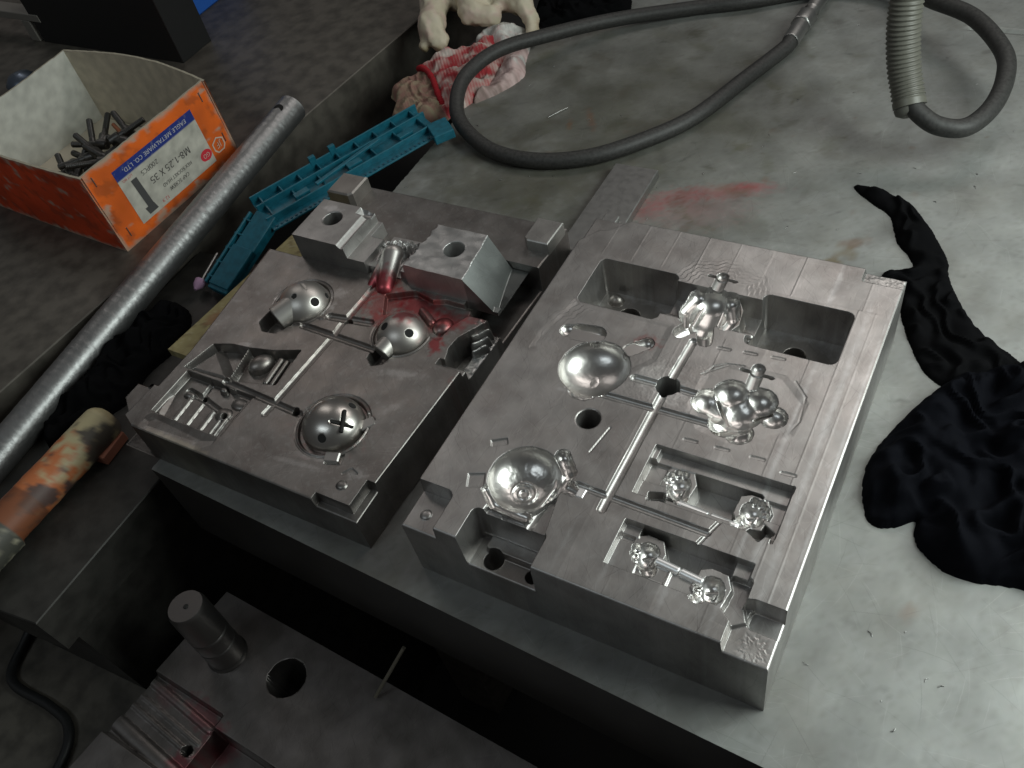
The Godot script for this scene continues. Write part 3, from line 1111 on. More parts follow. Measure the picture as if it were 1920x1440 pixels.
	# polished hollows: each is a patch of its own let into the block
	var p := HF.new(40, 106, -200, -136, 0.5, 76.0, pol)
	p.bowls([[73.5, -168, 73.5, -168, 27, 19]], 76.0)
	p.ridge([64, -187, 72, -168, 70, -150], 3.0, 0.5, 57.0)
	p.bowls([[72, -143, 76, -141, 7, 6]], 76.0)
	p.rough(n2, 0.10)
	p.inlay(h, 76.0)
	part(t, "head_hollow", p.mesh(o, 40.0), M.polish)
	p = HF.new(30, 70, -214, -184, 0.5, 76.0, pol)
	p.bowls([[46, -197, 60, -199, 8.5, 9], [38, -196, 44, -196.5, 6.5, 5]], 76.0, 0.6)
	p.inlay(h, 76.0)
	part(t, "ear_hollow", p.mesh(o, 50.0), M.polish)
	p = HF.new(84, 110, -214, -186, 0.5, 76.0, pol)
	p.bowls([[92, -193, 101, -203, 6.0, 6]], 76.0)
	p.inlay(h, 76.0)
	part(t, "peg_hollow", p.mesh(o, 50.0), M.polish)
	p = HF.new(106, 164, -284, -208, 0.5, 72.0, pol)
	p.bowls([[131, -260, 132, -250, 15, 14], [132, -246, 132, -238, 11, 13], [119, -266, 114, -250, 7.0, 8, 5.5, 7], [114, -250, 119, -236, 5.5, 7, 4.5, 6], [144, -267, 151, -253, 7.0, 8, 5.5, 7], [151, -253, 149, -238, 5.5, 7, 4.5, 6], [130, -236, 121, -222, 6.5, 8, 6.0, 6], [135, -236, 141, -219, 6.5, 8, 5.5, 6]], 72.0, 1.5)
	p.ridge([124, -262, 123, -240], 1.4, 1.6, 62.5)
	p.ridge([140, -262, 141, -240], 1.4, 1.6, 62.5)
	p.inlay(h, 72.0)
	part(t, "figure_hollow", p.mesh(o, 50.0), M.polish)
	p = HF.new(146, 222, -196, -132, 0.5, 76.0, pol)
	p.bowls([[163, -166, 163, -166, 11.5, 11], [176, -178, 176, -178, 13, 12], [196, -178, 196, -178, 12.5, 12], [209, -168, 209, -168, 9.5, 8], [186, -166, 186, -166, 17, 16], [181, -152, 181, -152, 12, 12], [192, -147, 192, -147, 9.5, 9], [172, -165, 172, -165, 12, 13]], 76.0, 3.5)
	for q in [[168, -174, 180, -160], [178, -150, 193, -161], [173, -146, 190, -157], [196, -170, 206, -174]]:
		p.groove(q, 1.2, 2.6, 63.0)
	p.rough(n2, 0.2)
	p.inlay(h, 76.0)
	part(t, "lobed_hollow", p.mesh(o, 46.0), M.polish)
	p = HF.new(38, 120, -96, -24, 0.5, 76.0, pol)
	p.bowls([[70, -60, 70, -60, 26, 19], [87, -86, 97, -75, 5.5, 7], [97, -75, 93, -57, 5.5, 7], [93, -57, 85, -40, 5.0, 7, 4, 5], [94, -65, 106, -63, 6.5, 7, 5, 6], [60, -34, 84, -33, 4.5, 6], [49, -42, 60, -34, 3, 4, 4.5, 6]], 76.0, 1.0)
	for r in [4.0, 9.0]:
		for q in 16:
			var a0 := TAU * q / 16
			var a1 := TAU * (q + 1) / 16
			p.ridge([68 + r * cos(a0), -57 + r * sin(a0), 68 + r * cos(a1), -57 + r * sin(a1)], 1.2, 1.1, 57.3 + r * r * 0.014)
	p.ridge([86, -82, 89, -66, 86, -46], 1.5, 1.5, 64.0)
	p.rough(n2, 0.25)
	p.inlay(h, 76.0)
	part(t, "dome_hollow", p.mesh(o, 46.0), M.polish)
	for q in [[168, -98, 69.0, -2.3], [219, -95, 69.0, -0.9], [169, -41, 70.5, 2.4], [214, -34, 70.5, 2.2]]:
		var lv: float = q[2]
		h.poly([q[0] - 11, q[1] - 9, q[0] - 4, q[1] - 13, q[0] + 7, q[1] - 12, q[0] + 12, q[1] - 3, q[0] + 10, q[1] + 12, q[0] - 4, q[1] + 14, q[0] - 12, q[1] + 5], lv, 2, 1.0)
		p = HF.new(q[0] - 16, q[0] + 16, q[1] - 17, q[1] + 17, 0.5, lv, pol)
		var lobes := [[q[0], q[1], q[0] + 1, q[1] + 4, 7.5, 8.5]]
		for w in 4:
			var kd := Vector2.from_angle(q[3] - 0.8 + w * 0.55) * 8.0
			lobes.append([q[0] + kd.x, q[1] + kd.y, q[0] + kd.x * 0.6, q[1] + kd.y * 0.6, 2.9, 5.0])
		lobes.append([q[0], q[1] + 5, q[0] + (5 if q[0] < 190 else -5), q[1] + 11, 5.0, 6.0])
		p.bowls(lobes, lv, 0.7)
		p.ridge([q[0] - 3, q[1] + 2, q[0] + 3, q[1] - 1, q[0] + 2, q[1] + 4], 1.0, 1.0, lv - 8.0)
		p.rough(n2, 0.2)
		p.inlay(h, lv)
		part(t, "hand_hollow", p.mesh(o, 40.0), M.polish)
	h.bevel(0.8)
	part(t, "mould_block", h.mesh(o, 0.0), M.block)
	var b := MB.new(o)
	b.box(Vector3(112, 74, -63), Vector3(6, 5, 8), 0.8)
	part(t, "gate_insert", b.mesh(), M.core)
	# the two pairs of hands with their arms
	for q in [[172.0, -84.5, 193.0, -83.0, 64.0, 4.0], [195.0, -83.0, 213.0, -82.0, 64.0, 4.2], [176.0, -38.0, 192.0, -36.5, 70.0, 3.0], [193.0, -36.5, 208.0, -35.0, 70.0, 3.0]]:
		b = MB.new(o)
		b.cyl(Vector3(q[0], q[4], q[1]), Vector3(q[2], q[4], q[3]), q[5], 18, 0.6)
		part(t, "arm_core", b.mesh(), M.core)

# ---------------------------------------------------------------- left mould half
func left_mould() -> void:
	var o := Vector3(-170, 0, -165)
	var t := thing("mould_half", "grey steel mould half with domed cores and red dye at left on the bench", "mould", o, "mould halves on the bench")
	var n1 := noise_of(201, 0.02, 4)
	var n2 := noise_of(202, 0.12, 3)
	var n3 := noise_of(203, 0.35, 2)
	var dull := Color(0.29, 0.277, 0.265)
	var red := Color(0.36, 0.02, 0.03)
	var h := HF.new(-324, -47, -334, 2.5, 0.5, 48.0, dull)
	h.mottle(Color(0.22, 0.20, 0.188), n1, -0.2, 0.4, 0.6)
	h.mottle(Color(0.36, 0.36, 0.35), n2, 0.2, 0.6, 0.45)
	h.rough(n2, 0.012)
	h.rough(n1, 0.08)
	# pale rubbed patches
	for q in [[-246, -172, 14, 9, 0.4, 0.6], [-202, -172, 13, 10, 0.2, 0.7], [-243, -140, 16, 8, 0.3, 0.55], [-244, -108, 8, 4, 0.3, 0.6], [-200, -190, 14, 8, 0.4, 0.45], [-66, -30, 10, 7, 0.3, 0.4], [-90, -128, 22, 6, 0.2, 0.4], [-120, -20, 30, 3, 0.1, 0.3], [-74, -96, 12, 5, 1.0, 0.3], [-104, -32, 26, 5, 0.1, 0.35]]:
		h.tint(q[0], q[1], q[2], q[3], Color(0.60, 0.60, 0.59), q[5], n2, 0.6, -q[4])
	h.tint(-230, 1, 44, 5, Color(0.5, 0.47, 0.38), 0.5, n2, 0.4)
	# red spotting dye
	h.tint(-150, -196, 20, 26, red, 0.55, n2, 0.6, 0.2)
	h.tint(-140, -178, 17, 12, red, 0.6, n2, 0.5)
	h.tint(-160, -222, 12, 16, red, 0.6, n2, 0.6)
	h.tint(-168, -196, 6, 30, red, 0.6, n2, 0.5, 0.1)
	h.tint(-78, -168, 8, 14, red, 0.7, n2, 0.6, -0.3)
	h.tint(-86, -195, 26, 17, red, 0.7, n2, 0.3)
	h.tint(-66, -206, 14, 10, red, 0.4, n2, 0.6)
	h.tint(-120, -206, 34, 15, red, 0.7, n2, 0.3)
	h.tint(-42, -136, 8, 8, red, 0.35, n2, 0.7)
	h.tint(-110, -62, 30, 30, red, 0.16, n2, 0.9)
	h.tint(-180, -150, 90, 100, Color(0.30, 0.22, 0.18), 0.18, n1, 1.2)
	# outline: slightly tapering right flank, ledge at the front left, step at the back left
	h.poly([-330, 8, -284, 8, -284, 2.5, -298, -4, -323, -23.5, -330, -24], 0.0)
	h.poly([-330, -24, -323, -23, -298, -3.5, -296.5, -40, -330, -42], 38.0)
	h.box(-340, -222, -291.5, -41, 0.0)
	h.box(-340, -296, -267, -222, 0.0)
	h.box(-340, -340, -287, -290, 0.0)
	# rebate in the front right corner
	h.box(-86, -3.5, -40, 10, 38.0, 0.5)
	h.box(-54, -28, -40, 10, 38.0, 0.5)
	# slots on the right flank
	h.box(-77, -277.5, -30, -206, 21.0)
	h.poly([-53, -206, -65, -180, -66, -167, -61, -149, -30, -149, -30, -206], 22.0)
	h.poly([-55, -206, -57, -196, -56, -160, -53, -153, -30, -153, -30, -206], 30.0, 2, 2.0)
	h.ridge([-60, -190, -53, -202], 2.6, 12, 30.0)
	h.ridge([-57, -184, -51, -195], 2.4, 10, 30.0)
	h.ridge([-54, -178, -49, -188], 2.0, 8, 30.0)
	h.rough(n2, 0.8, -60, -30, -205, -155)
	h.tint(-48, -178, 14, 30, Color(0.66, 0.67, 0.66), 0.8, n2, 0.3)
	h.box(-67, -154, -30, -148, 41.0, 0.5)
	# pocket with the small limbs
	h.box(-277, -64, -198, -17.5, 40.5, 1.0, 0, 1.2)
	h.poly([-277, -40, -270, -17, -277, -17], 44, 2, 4.0)
	for q in [[-258, 2.4], [-243, 2.0], [-228, 2.6], [-216, 1.8], [-211, 1.8], [-203, 2.0]]:
		h.ridge([q[0], -42, q[0] + 1.5, -19], q[1], 2.4, 40.5)
	h.groove([-266, -50, -244, -47], 3.4, 4.0, 41.0)
	h.groove([-244, -47, -222, -42], 3.0, 3.5, 41.0)
	h.groove([-250, -62, -249, -50], 2.6, 4.0, 41.0)
	h.dome(-262, -46, 6, 4, 3.5, 40.5)
	h.dome(-216, -40, 8, 7, 4.0, 40.5)
	h.dome(-210, -54, 8, 6, 3.0, 40.5)
	h.disc(-248, -49, 2.2, 20.0)
	h.disc(-213, -38, 2.2, 20.0)
	h.dome(-232, -60, 4, 3, 3, 43)
	h.dome(-224, -64, 4, 2.6, 3, 46)
	h.ridge([-200, -56, -199, -20], 2.0, 2.0, 44.0)
	h.poly([-276, -8, -268, -16, -200, -12, -212, -2, -272, 1], 47.0, 1, 8.0)
	h.dome(-292, -30, 5, 4, 0.8, 38.0)
	# wedge pocket with a blade and a round insert
	h.poly([-283, -67, -275, -98, -258, -104, -238, -106, -214, -111, -190, -120, -187, -80, -232, -69], 37.0, 0, 1.0)
	h.poly([-283, -67, -271, -98, -232, -70], 44.0, 2, 8.0)
	h.ridge([-240, -106, -234, -72], 0.9, 9.5, 37.0)
	h.dome(-222, -98, 9, 12, 8.0, 40.0, 0.5)
	for q in [[-206, 3.0], [-199, 2.4], [-193, 1.6]]:
		h.ridge([q[0], -108, q[0] + 3, -82], q[1], 3.6, 40.0)
	h.dome(-234, -70, 3, 3, 3.0, 46.5)
	# runners
	h.groove([-233, -66.5, -147, -61.5], 3.3, 3.0, 48.0)
	h.groove([-175.5, -51, -171.3, -141, -172, -158, -170, -212], 3.3, 2.8, 48.0)
	h.groove([-207, -146, -125, -143], 3.6, 3.2, 48.0)
	h.groove([-189, -163.5, -148, -169], 4.2, 3.4, 48.0)
	h.disc(-169.5, -164.5, 3.4, 20.0)
	h.disc(-152, -63, 3.0, 25.0)
	h.dome(-214, -146, 4, 3, 1.5, 48)
	h.dome(-196, -160, 4, 3, 1.2, 48)
	# recessed rings round the domes, pocket of the ear
	h.disc(-226, -170, 26.5, 45.5)
	h.disc(-113, -168, 25.0, 45.0)
	h.disc(-112, -62, 29, 44.0)
	h.tint(-112, -62, 30, 30, Color(0.36, 0.20, 0.18), 0.3, n2, 0.3)
	h.poly([-154, -204, -129, -217, -108, -212, -96, -216, -72, -216, -70, -205, -76, -190, -78, -172, -96, -176, -130, -186, -142, -182], 42.5, 0, 1.2)
	for q in [[-112, -62, 31.5, 1.0], [-226, -170, 29.0, 0.8], [-113, -168, 27.5, 0.7]]:
		var ring := []
		for w in 33:
			ring.append(q[0] + q[2] * cos(TAU * w / 32))
			ring.append(q[1] + q[2] * sin(TAU * w / 32))
		h.groove(ring, 1.0, q[3], 48.0)
	h.dome(-85, -190, 9, 10, 6.5, 42.5)
	h.ridge([-112, -200, -96, -190], 4.0, 5.0, 42.5)
	h.box(-93, -82, -83, -70, 47.0, 0.4, 1, 0.6, 0.4)
	h.box(-98, -40, -84, -30, 45.0, 0.4, 1, 0.6, -0.3)
	h.poly([-249, -150, -250, -136, -240, -128, -226, -130, -218, -146], 34.0, 1, 2.0)
	h.poly([-126, -148, -126, -134, -118, -128, -110, -132, -107, -146], 36.0, 1, 2.0)
	h.dome(-70.5, -17, 4.5, 4.2, 2.0, 48.0)
	h.groove([-76, -26, -72, -32, -66, -30], 1.4, 0.7, 48.0)
	h.scratch(31, 170, -300, -45, -210, 0, 40, 0.5, 0.5, 0.02, 0.13)
	h.scratch(32, 70, -150, -45, -60, 0, 50, -0.5, 0.3, 0.02, 0.2)
	h.bevel(0.7)
	var flank := func(p: Vector3) -> Vector3:
		var r := clampf((p.x + 78) / 31, 0, 1) * clampf((-30 - p.z) / 270, 0, 1) * 13.0
		var l := clampf((-284 - p.x) / 7.5, 0, 1) * clampf((-86 - p.z) / 134, 0, 1) * -17.0 if p.z > -222.5 else 0.0
		return Vector3(p.x + r + l, p.y, p.z)
	part(t, "mould_block", h.mesh(o, 0.0, flank), M.block)
	# tall locating blocks
	h = HF.new(-266, -186, -276, -222.5, 0.5, 76.0, Color(0.45, 0.44, 0.43))
	h.mottle(Color(0.40, 0.39, 0.38), n1, -0.1, 0.4, 0.7)
	h.box(-206, -300, -180, -200, 62.0, 0.5)
	h.box(-212, -300, -206, -200, 72.0, 0.0, 1, 4.0)
	h.box(-200, -300, -180, -256, 48.0, 0.5)
	h.box(-220, -275.5, -206, -268, 70.0, 0.5, 1, 5.0)
	h.disc(-240, -254, 8.6, 40.0, 0, 1.6)
	h.tint(-248, -266, 14, 5, Color(0.75, 0.75, 0.75), 0.6, n2)
	h.rough(n2, 0.04)
	h.rough(n1, 0.2)
	part(t, "locating_block", h.mesh(o, 46.0), M.block)
	h = HF.new(-138, -46, -277, -220, 0.5, 75.0, Color(0.58, 0.58, 0.57))
	var wav := noise_of(77, 0.035, 2)
	h.rough(wav, 0.9)
	h.rough(n2, 0.08)
	# the sloping right flank
	for j in h.nz:
		for i in h.nx:
			var x := h.x0 + i * h.c
			var z := h.z0 + j * h.c
			var edge := lerpf(-81, -75, (z + 277) / 57)
			if x > edge:
				var drop := (x - edge) * lerpf(1.9, 1.25, (z + 277) / 57)
				h.y[j * h.nx + i] = maxf(74.5 - drop, 40.0 if z < -226 else 44.0)
				h.k[j * h.nx + i] = Color(0.36, 0.38, 0.37)
			h.y[j * h.nx + i] -= maxf(0.0, -135 - x + 3.0 * wav.get_noise_2d(z * 2.0, 3)) * 3.0
	h.disc(-102, -252, 9.0, 50.0, 0, 1.4)
	h.ridge([-110, -250, -94, -256], 2.0, 8.0, 50.0)
	part(t, "locating_block", h.mesh(o, 40.0), M.block)
	# broken ground between the blocks, slanting core
	h = HF.new(-190, -134, -274, -226, 0.5, 49.0, Color(0.42, 0.41, 0.40))
	h.box(-190, -262, -160, -226, 55.0, 0.5)
	h.box(-150, -256, -130, -226, 58.0, 0.5)
	h.rough(n1, 1.0)
	h.rough(noise_of(78, 0.14, 3), 6.5, -186, -146, -270, -252)
	h.dome(-170, -242, 14, 14, -9, 56)
	h.disc(-166, -262, 4, 40)
	h.tint(-168, -262, 18, 8, Color(0.75, 0.75, 0.74), 0.7, n2)
	part(t, "worn_insert", h.mesh(o, 46.0), M.core)
	var s := SN.new(Vector3(-192, 40, -256), Vector3(-140, 76, -200), 0.9)
	s.cap(Vector3(-168, 59, -243), Vector3(-160, 47, -212), 9.5, 8.5, 1)
	s.cap(Vector3(-170, 57, -240), Vector3(-176, 44, -212), 8.0, 5.0, 3)
	s.cap(Vector3(-170, 70, -238), Vector3(-168, 57, -208), 2.0, 2.0, 0.5, true)
	var dyed := func(p: Vector3) -> Color:
		return Color(0.5, 0.48, 0.46).lerp(Color(0.42, 0.03, 0.05), clampf((p.z + 228) / 14 + 0.6 * n2.get_noise_3dv(p), 0, 0.85))
	part(t, "slanted_core", s.mesh(o, dyed), M.core)
	# corner lugs
	var b := MB.new(o)
	b.col = Color(0.40, 0.38, 0.355)
	b.prism(HF.pv([-286.0, -331, -256, -331, -256, -304, -260, -300, -286, -300]), 46, 64, 1.6)
	part(t, "corner_lug", b.mesh(), M.block)
	b = MB.new(o)
	b.col = Color(0.48, 0.47, 0.45)
	b.prism(HF.pv([-59.0, -328, -33, -328, -34, -297, -55, -297, -59, -300]), 46, 60, 0.9)
	part(t, "corner_lug", b.mesh(), M.block)
	# domes with eye holes
	var silver := func(_p: Vector3) -> Color: return Color(0.55, 0.53, 0.50)
	var hole := mat(Color(0.004, 0.004, 0.004), 0.8)  # black of the plugs that stand in for slot shade
	s = SN.new(Vector3(-262, 36, -202), Vector3(-190, 74, -118), 0.9)
	s.ell(Vector3(-224, 45, -170), Vector3(24, 21, 24), 1)
	s.cap(Vector3(-236, 66, -184), Vector3(-213, 66, -171), 1.5, 1.5, 0.4, true)
	dome_holes(s, t, o, Vector3(-224, 45, -170), Vector3(24, 21, 24), [[0.8, 0.6, 0.1, 3.3], [0.08, 0.94, 0.33, 2.0], [0.79, 0.3, -0.54, 2.0]])
	part(t, "dome_core", s.mesh(o, silver), M.core)
	s = SN.new(Vector3(-142, 36, -198), Vector3(-84, 74, -124), 0.9)
	s.ell(Vector3(-112, 45, -167), Vector3(22.5, 20, 22), 1)
	dome_holes(s, t, o, Vector3(-112, 45, -167), Vector3(22.5, 20, 22), [[-0.42, 0.85, 0.32, 3.0], [0.64, 0.73, 0.22, 3.0]])
	var dab := func(p: Vector3) -> Color:
		return Color(0.55, 0.52, 0.49).lerp(Color(0.45, 0.03, 0.05), clampf(1.3 - Vector2(p.x + 112, (p.z + 178) * 0.8).length() / 9 + 0.7 * n2.get_noise_3dv(p), 0, 0.7))
	part(t, "dome_core", s.mesh(o, dab), M.core)
	s = SN.new(Vector3(-144, 36, -94), Vector3(-80, 76, -30), 0.9)
	s.ell(Vector3(-112, 46, -63), Vector3(26, 21, 26), 1)
	dome_holes(s, t, o, Vector3(-112, 46, -63), Vector3(26, 21, 26), [[0.27, 0.57, 0.77, 2.8], [0.48, 0.63, -0.61, 2.6]])
	s.cap(Vector3(-99, 65, -70), Vector3(-91, 62, -52), 2.0, 2.0, 0, true)
	s.cap(Vector3(-103, 65.5, -56), Vector3(-87.5, 58, -62), 1.6, 1.6, 0, true)
	s.cap(Vector3(-126, 63, -80), Vector3(-135, 55, -50), 1.5, 1.5, 0.6, true)
	s.cap(Vector3(-120, 66, -82), Vector3(-129, 61, -46), 1.2, 1.2, 0.6, true)
	s.cap(Vector3(-118, 60, -84), Vector3(-108, 60, -86), 2.4, 2.4, 0.6, true)
	part(t, "dome_core", s.mesh(o, silver), M.polish)
	for q in [[Vector3(-225, 51, -163), Vector3(-235, 48, -143.5), 13.0], [Vector3(-113.5, 51, -158), Vector3(-117.3, 48, -141.5), 9.0]]:
		b = MB.new(o)
		b.col = Color(0.55, 0.53, 0.50)
		b.cyl(q[0], q[1], q[2], 36, 0.8)
		part(t, "snout_core", b.mesh(), M.core)
	for q in [[Vector3(-99, 64, -70), Vector3(-91, 61, -52), 1.6], [Vector3(-103, 64.5, -56), Vector3(-87.5, 57, -62), 1.2]]:
		b = MB.new(o)
		b.cyl(q[0], q[1], q[2], 12, 0.2)
		part(t, "slot_shade_plug", b.mesh(), hole)  # black cylinder painted as the shade inside the slot
	for q in [[-94.0, -36.0, 0.3], [-86.0, -74.0, 0.9]]:
		b = MB.new(o)
		b.col = Color(0.5, 0.48, 0.46)
		b.box(Vector3(q[0], 46, q[1]), Vector3(13, 6, 9), 1.0, Basis(Vector3.UP, q[2]) * Basis(Vector3.RIGHT, 0.12))
		part(t, "side_tab", b.mesh(), M.core)

# round eye holes square to the face of a dome, with black plugs standing in for their shade
func dome_holes(s: SN, t: Node3D, o: Vector3, c: Vector3, r: Vector3, list: Array) -> void:
	for q in list:
		var d := Vector3(q[0], q[1], q[2]).normalized()
		var p := c + d * r
		var n := (d / r).normalized()
		s.cap(p + n * 3, p - n * 3, q[3], q[3], 0, true)
		var b := MB.new(o)
		b.cyl(p - n * 4, p - n * 0.15, q[3] + 0.8, 20, 0.1)
		part(t, "eye_shade_plug", b.mesh(), mat(Color(0.004, 0.004, 0.004), 0.8))

# ---------------------------------------------------------------- third mould, lower, in front
func lower_mould() -> void:
	var o := Vector3(-100, -210, 250)
	var t := thing("mould_half", "dark steel mould half with a guide pillar in the lower foreground", "mould", o)
	var n2 := noise_of(302, 0.1, 3)
	var h := HF.new(-232, 240, 50, 420, 1.0, -130.0, Color(0.27, 0.25, 0.24))
	h.mottle(Color(0.20, 0.185, 0.175), noise_of(301, 0.02, 4), -0.2, 0.4, 0.7)
	h.disc(-122, 88, 16.5, -205.0, 0, 1.0)
	h.disc(-30, 158, 17.0, -205.0, 0, 1.0)
	h.box(-240, 140, -150, 200, -138.0, 0.5, 0, 1.2)
	for q in [[146, 4.0], [160, 2.0], [170, 2.5], [188, 7.0]]:
		h.ridge([-240, q[0], -155, q[0] + 8], q[1], q[1] * 0.5, -138.0)
	h.box(-150, 152, -60, 260, -165.0, 1.0)
	h.disc(-160, 177, 4.0, -170)
	for q in [[-170, 148, 26, 14, 0.4], [-150, 190, 24, 14, 0.55], [-145, 160, 10, 20, 0.45], [-210, 150, 18, 12, 0.2]]:
		h.tint(q[0], q[1], q[2], q[3], Color(0.34, 0.03, 0.06), q[4], n2, 0.5, 0.2)
	h.scratch(41, 120, -230, 200, 50, 300, 50, 0.4, 1.0, 0.03, 0.12)
	var warp := func(p: Vector3) -> Vector3: return Vector3(p.x - (p.z - 50) * 0.12 * clampf((20 - p.x) / 250, 0, 1), p.y, p.z + (p.x + 232) * 0.045)
	part(t, "mould_block", h.mesh(o, -210, warp), M.block)
	var b := MB.new(o)
	var prof := [[-131.0, 18.5], [-128.0, 18.5], [-127.9, 17.2], [-107.0, 17.2], [-106.9, 15.6], [-104.6, 15.6], [-104.5, 17.2], [-89.0, 17.2], [-88.9, 15.6], [-86.6, 15.6], [-86.5, 17.2], [-52.0, 16.8], [-47.0, 15.0], [-46.9, 15.0]]
	var pts := PackedVector3Array()
	var rr := []
	for q in prof:
		pts.append(Vector3(-190 - (q[0] + 130) * 0.06, q[0], 98 - (q[0] + 130) * 0.05))
		rr.append(q[1])
	b.tube(pts, rr, 40)
	var p := part(t, "guide_pillar", b.mesh(), bumped(mat(Color(0.20, 0.19, 0.185), 0.38, 0.95), tex["grain"], 0.1, Vector3(9, 9, 9)))
	b = MB.new(o)
	b.cyl(Vector3(-194, -47, 94.0), Vector3(-194.1, -46.0, 93.9), 2.2, 14, 0.3)
	part(p, "centre_mark", b.mesh(), mat(Color(0.01, 0.01, 0.01), 0.7))
	b = MB.new(o)
	b.cyl(Vector3(-96, -150, 176), Vector3(-96, -134, 176), 14, 24, 1)
	b.cyl(Vector3(-96, -134, 176), Vector3(-96, -127, 176), 8, 20, 1)
	part(t, "bushing", b.mesh(), mat(Color(0.34, 0.28, 0.17), 0.35, 0.9))

# ---------------------------------------------------------------- the orange carton and its bolts
func carton_wall(x: float, n: FastNoiseLite, base: Color, worn: Color, w: float, hgt: float, u: float, y: float) -> Color:
	var e := minf(minf(u, w - u), minf(y, hgt - y))
	var wear := clampf(1.0 - e / 5.0 + 1.2 * n.get_noise_2d(u * 2.0 + x, y * 2.0), 0, 1)
	var scuff := clampf((n.get_noise_2d(u * 0.8 + x + 900, y * 1.4) - 0.40) * 5.0, 0, 1)
	var spot := clampf((n.get_noise_2d(u * 1.2 + 70, y * 1.2 + x) - 0.1) * 1.5, 0, 0.35)
	base = base.lerp(Color(0.10, 0.04, 0.02), spot)
	var grime := 0.82 + 0.35 * n.get_noise_2d(u * 0.35 - x, y * 0.35 + 50)
	return (base * grime).lerp(worn, maxf(wear * 0.8, scuff * 0.75))

func carton_panel(o: Vector3, a: Vector3, b: Vector3, hgt: float, bulge: float, thick: float, base: Color, inner: Color, sd: int, lean := 0.0) -> Array:
	# the outside sheet and the inside sheet with its rim, from a to b, bowing outwards
	var n := noise_of(sd, 0.03, 4)
	var worn := Color(0.42, 0.38, 0.30)
	var along := (b - a)
	var w := along.length()
	var out := Vector3.UP.cross(along.normalized())
	var res := []
	for side in 2:
		var m := MB.new(o)
		var nu := int(w / 2.5)
		var nv := int(hgt / 2.5)
		var ids := []
		for j in nv + 1:
			for i in nu + 1:
				var u := w * i / nu
				var y := hgt * j / nv
				var bow := bulge * sin(PI * u / w) * (0.3 + 0.7 * y / hgt) + lean * y / hgt
				var p := a + along * (i / float(nu)) + out * (bow - (thick if side == 1 else 0.0)) + Vector3(0, y + (0.8 * n.get_noise_1d(u * 1.5) if j == nv else 0.0), 0)
				if side == 0:
					m.col = carton_wall(sd * 100.0, n, base, worn, w, hgt, u, y)
				else:
					var g := 0.9 + 0.22 * n.get_noise_2d(u * 1.6, y * 1.6)
					m.col = inner * g
				m.vert(p, out if side == 0 else -out)
		for j in nv:
			for i in nu:
				var q := j * (nu + 1) + i
				m.face(q, q + 1, q + nu + 2)
				m.face(q, q + nu + 2, q + nu + 1)
		if side == 1:
			m.col = Color(0.40, 0.37, 0.29)
			for i in nu:
				var q0 := m.v[nv * (nu + 1) + i] * 1000 + o
				var q1 := m.v[nv * (nu + 1) + i + 1] * 1000 + o
				m.quad(q0, q1, q1 + out * thick, q0 + out * thick, Vector3.UP)
		res.append(m.mesh())
	return res

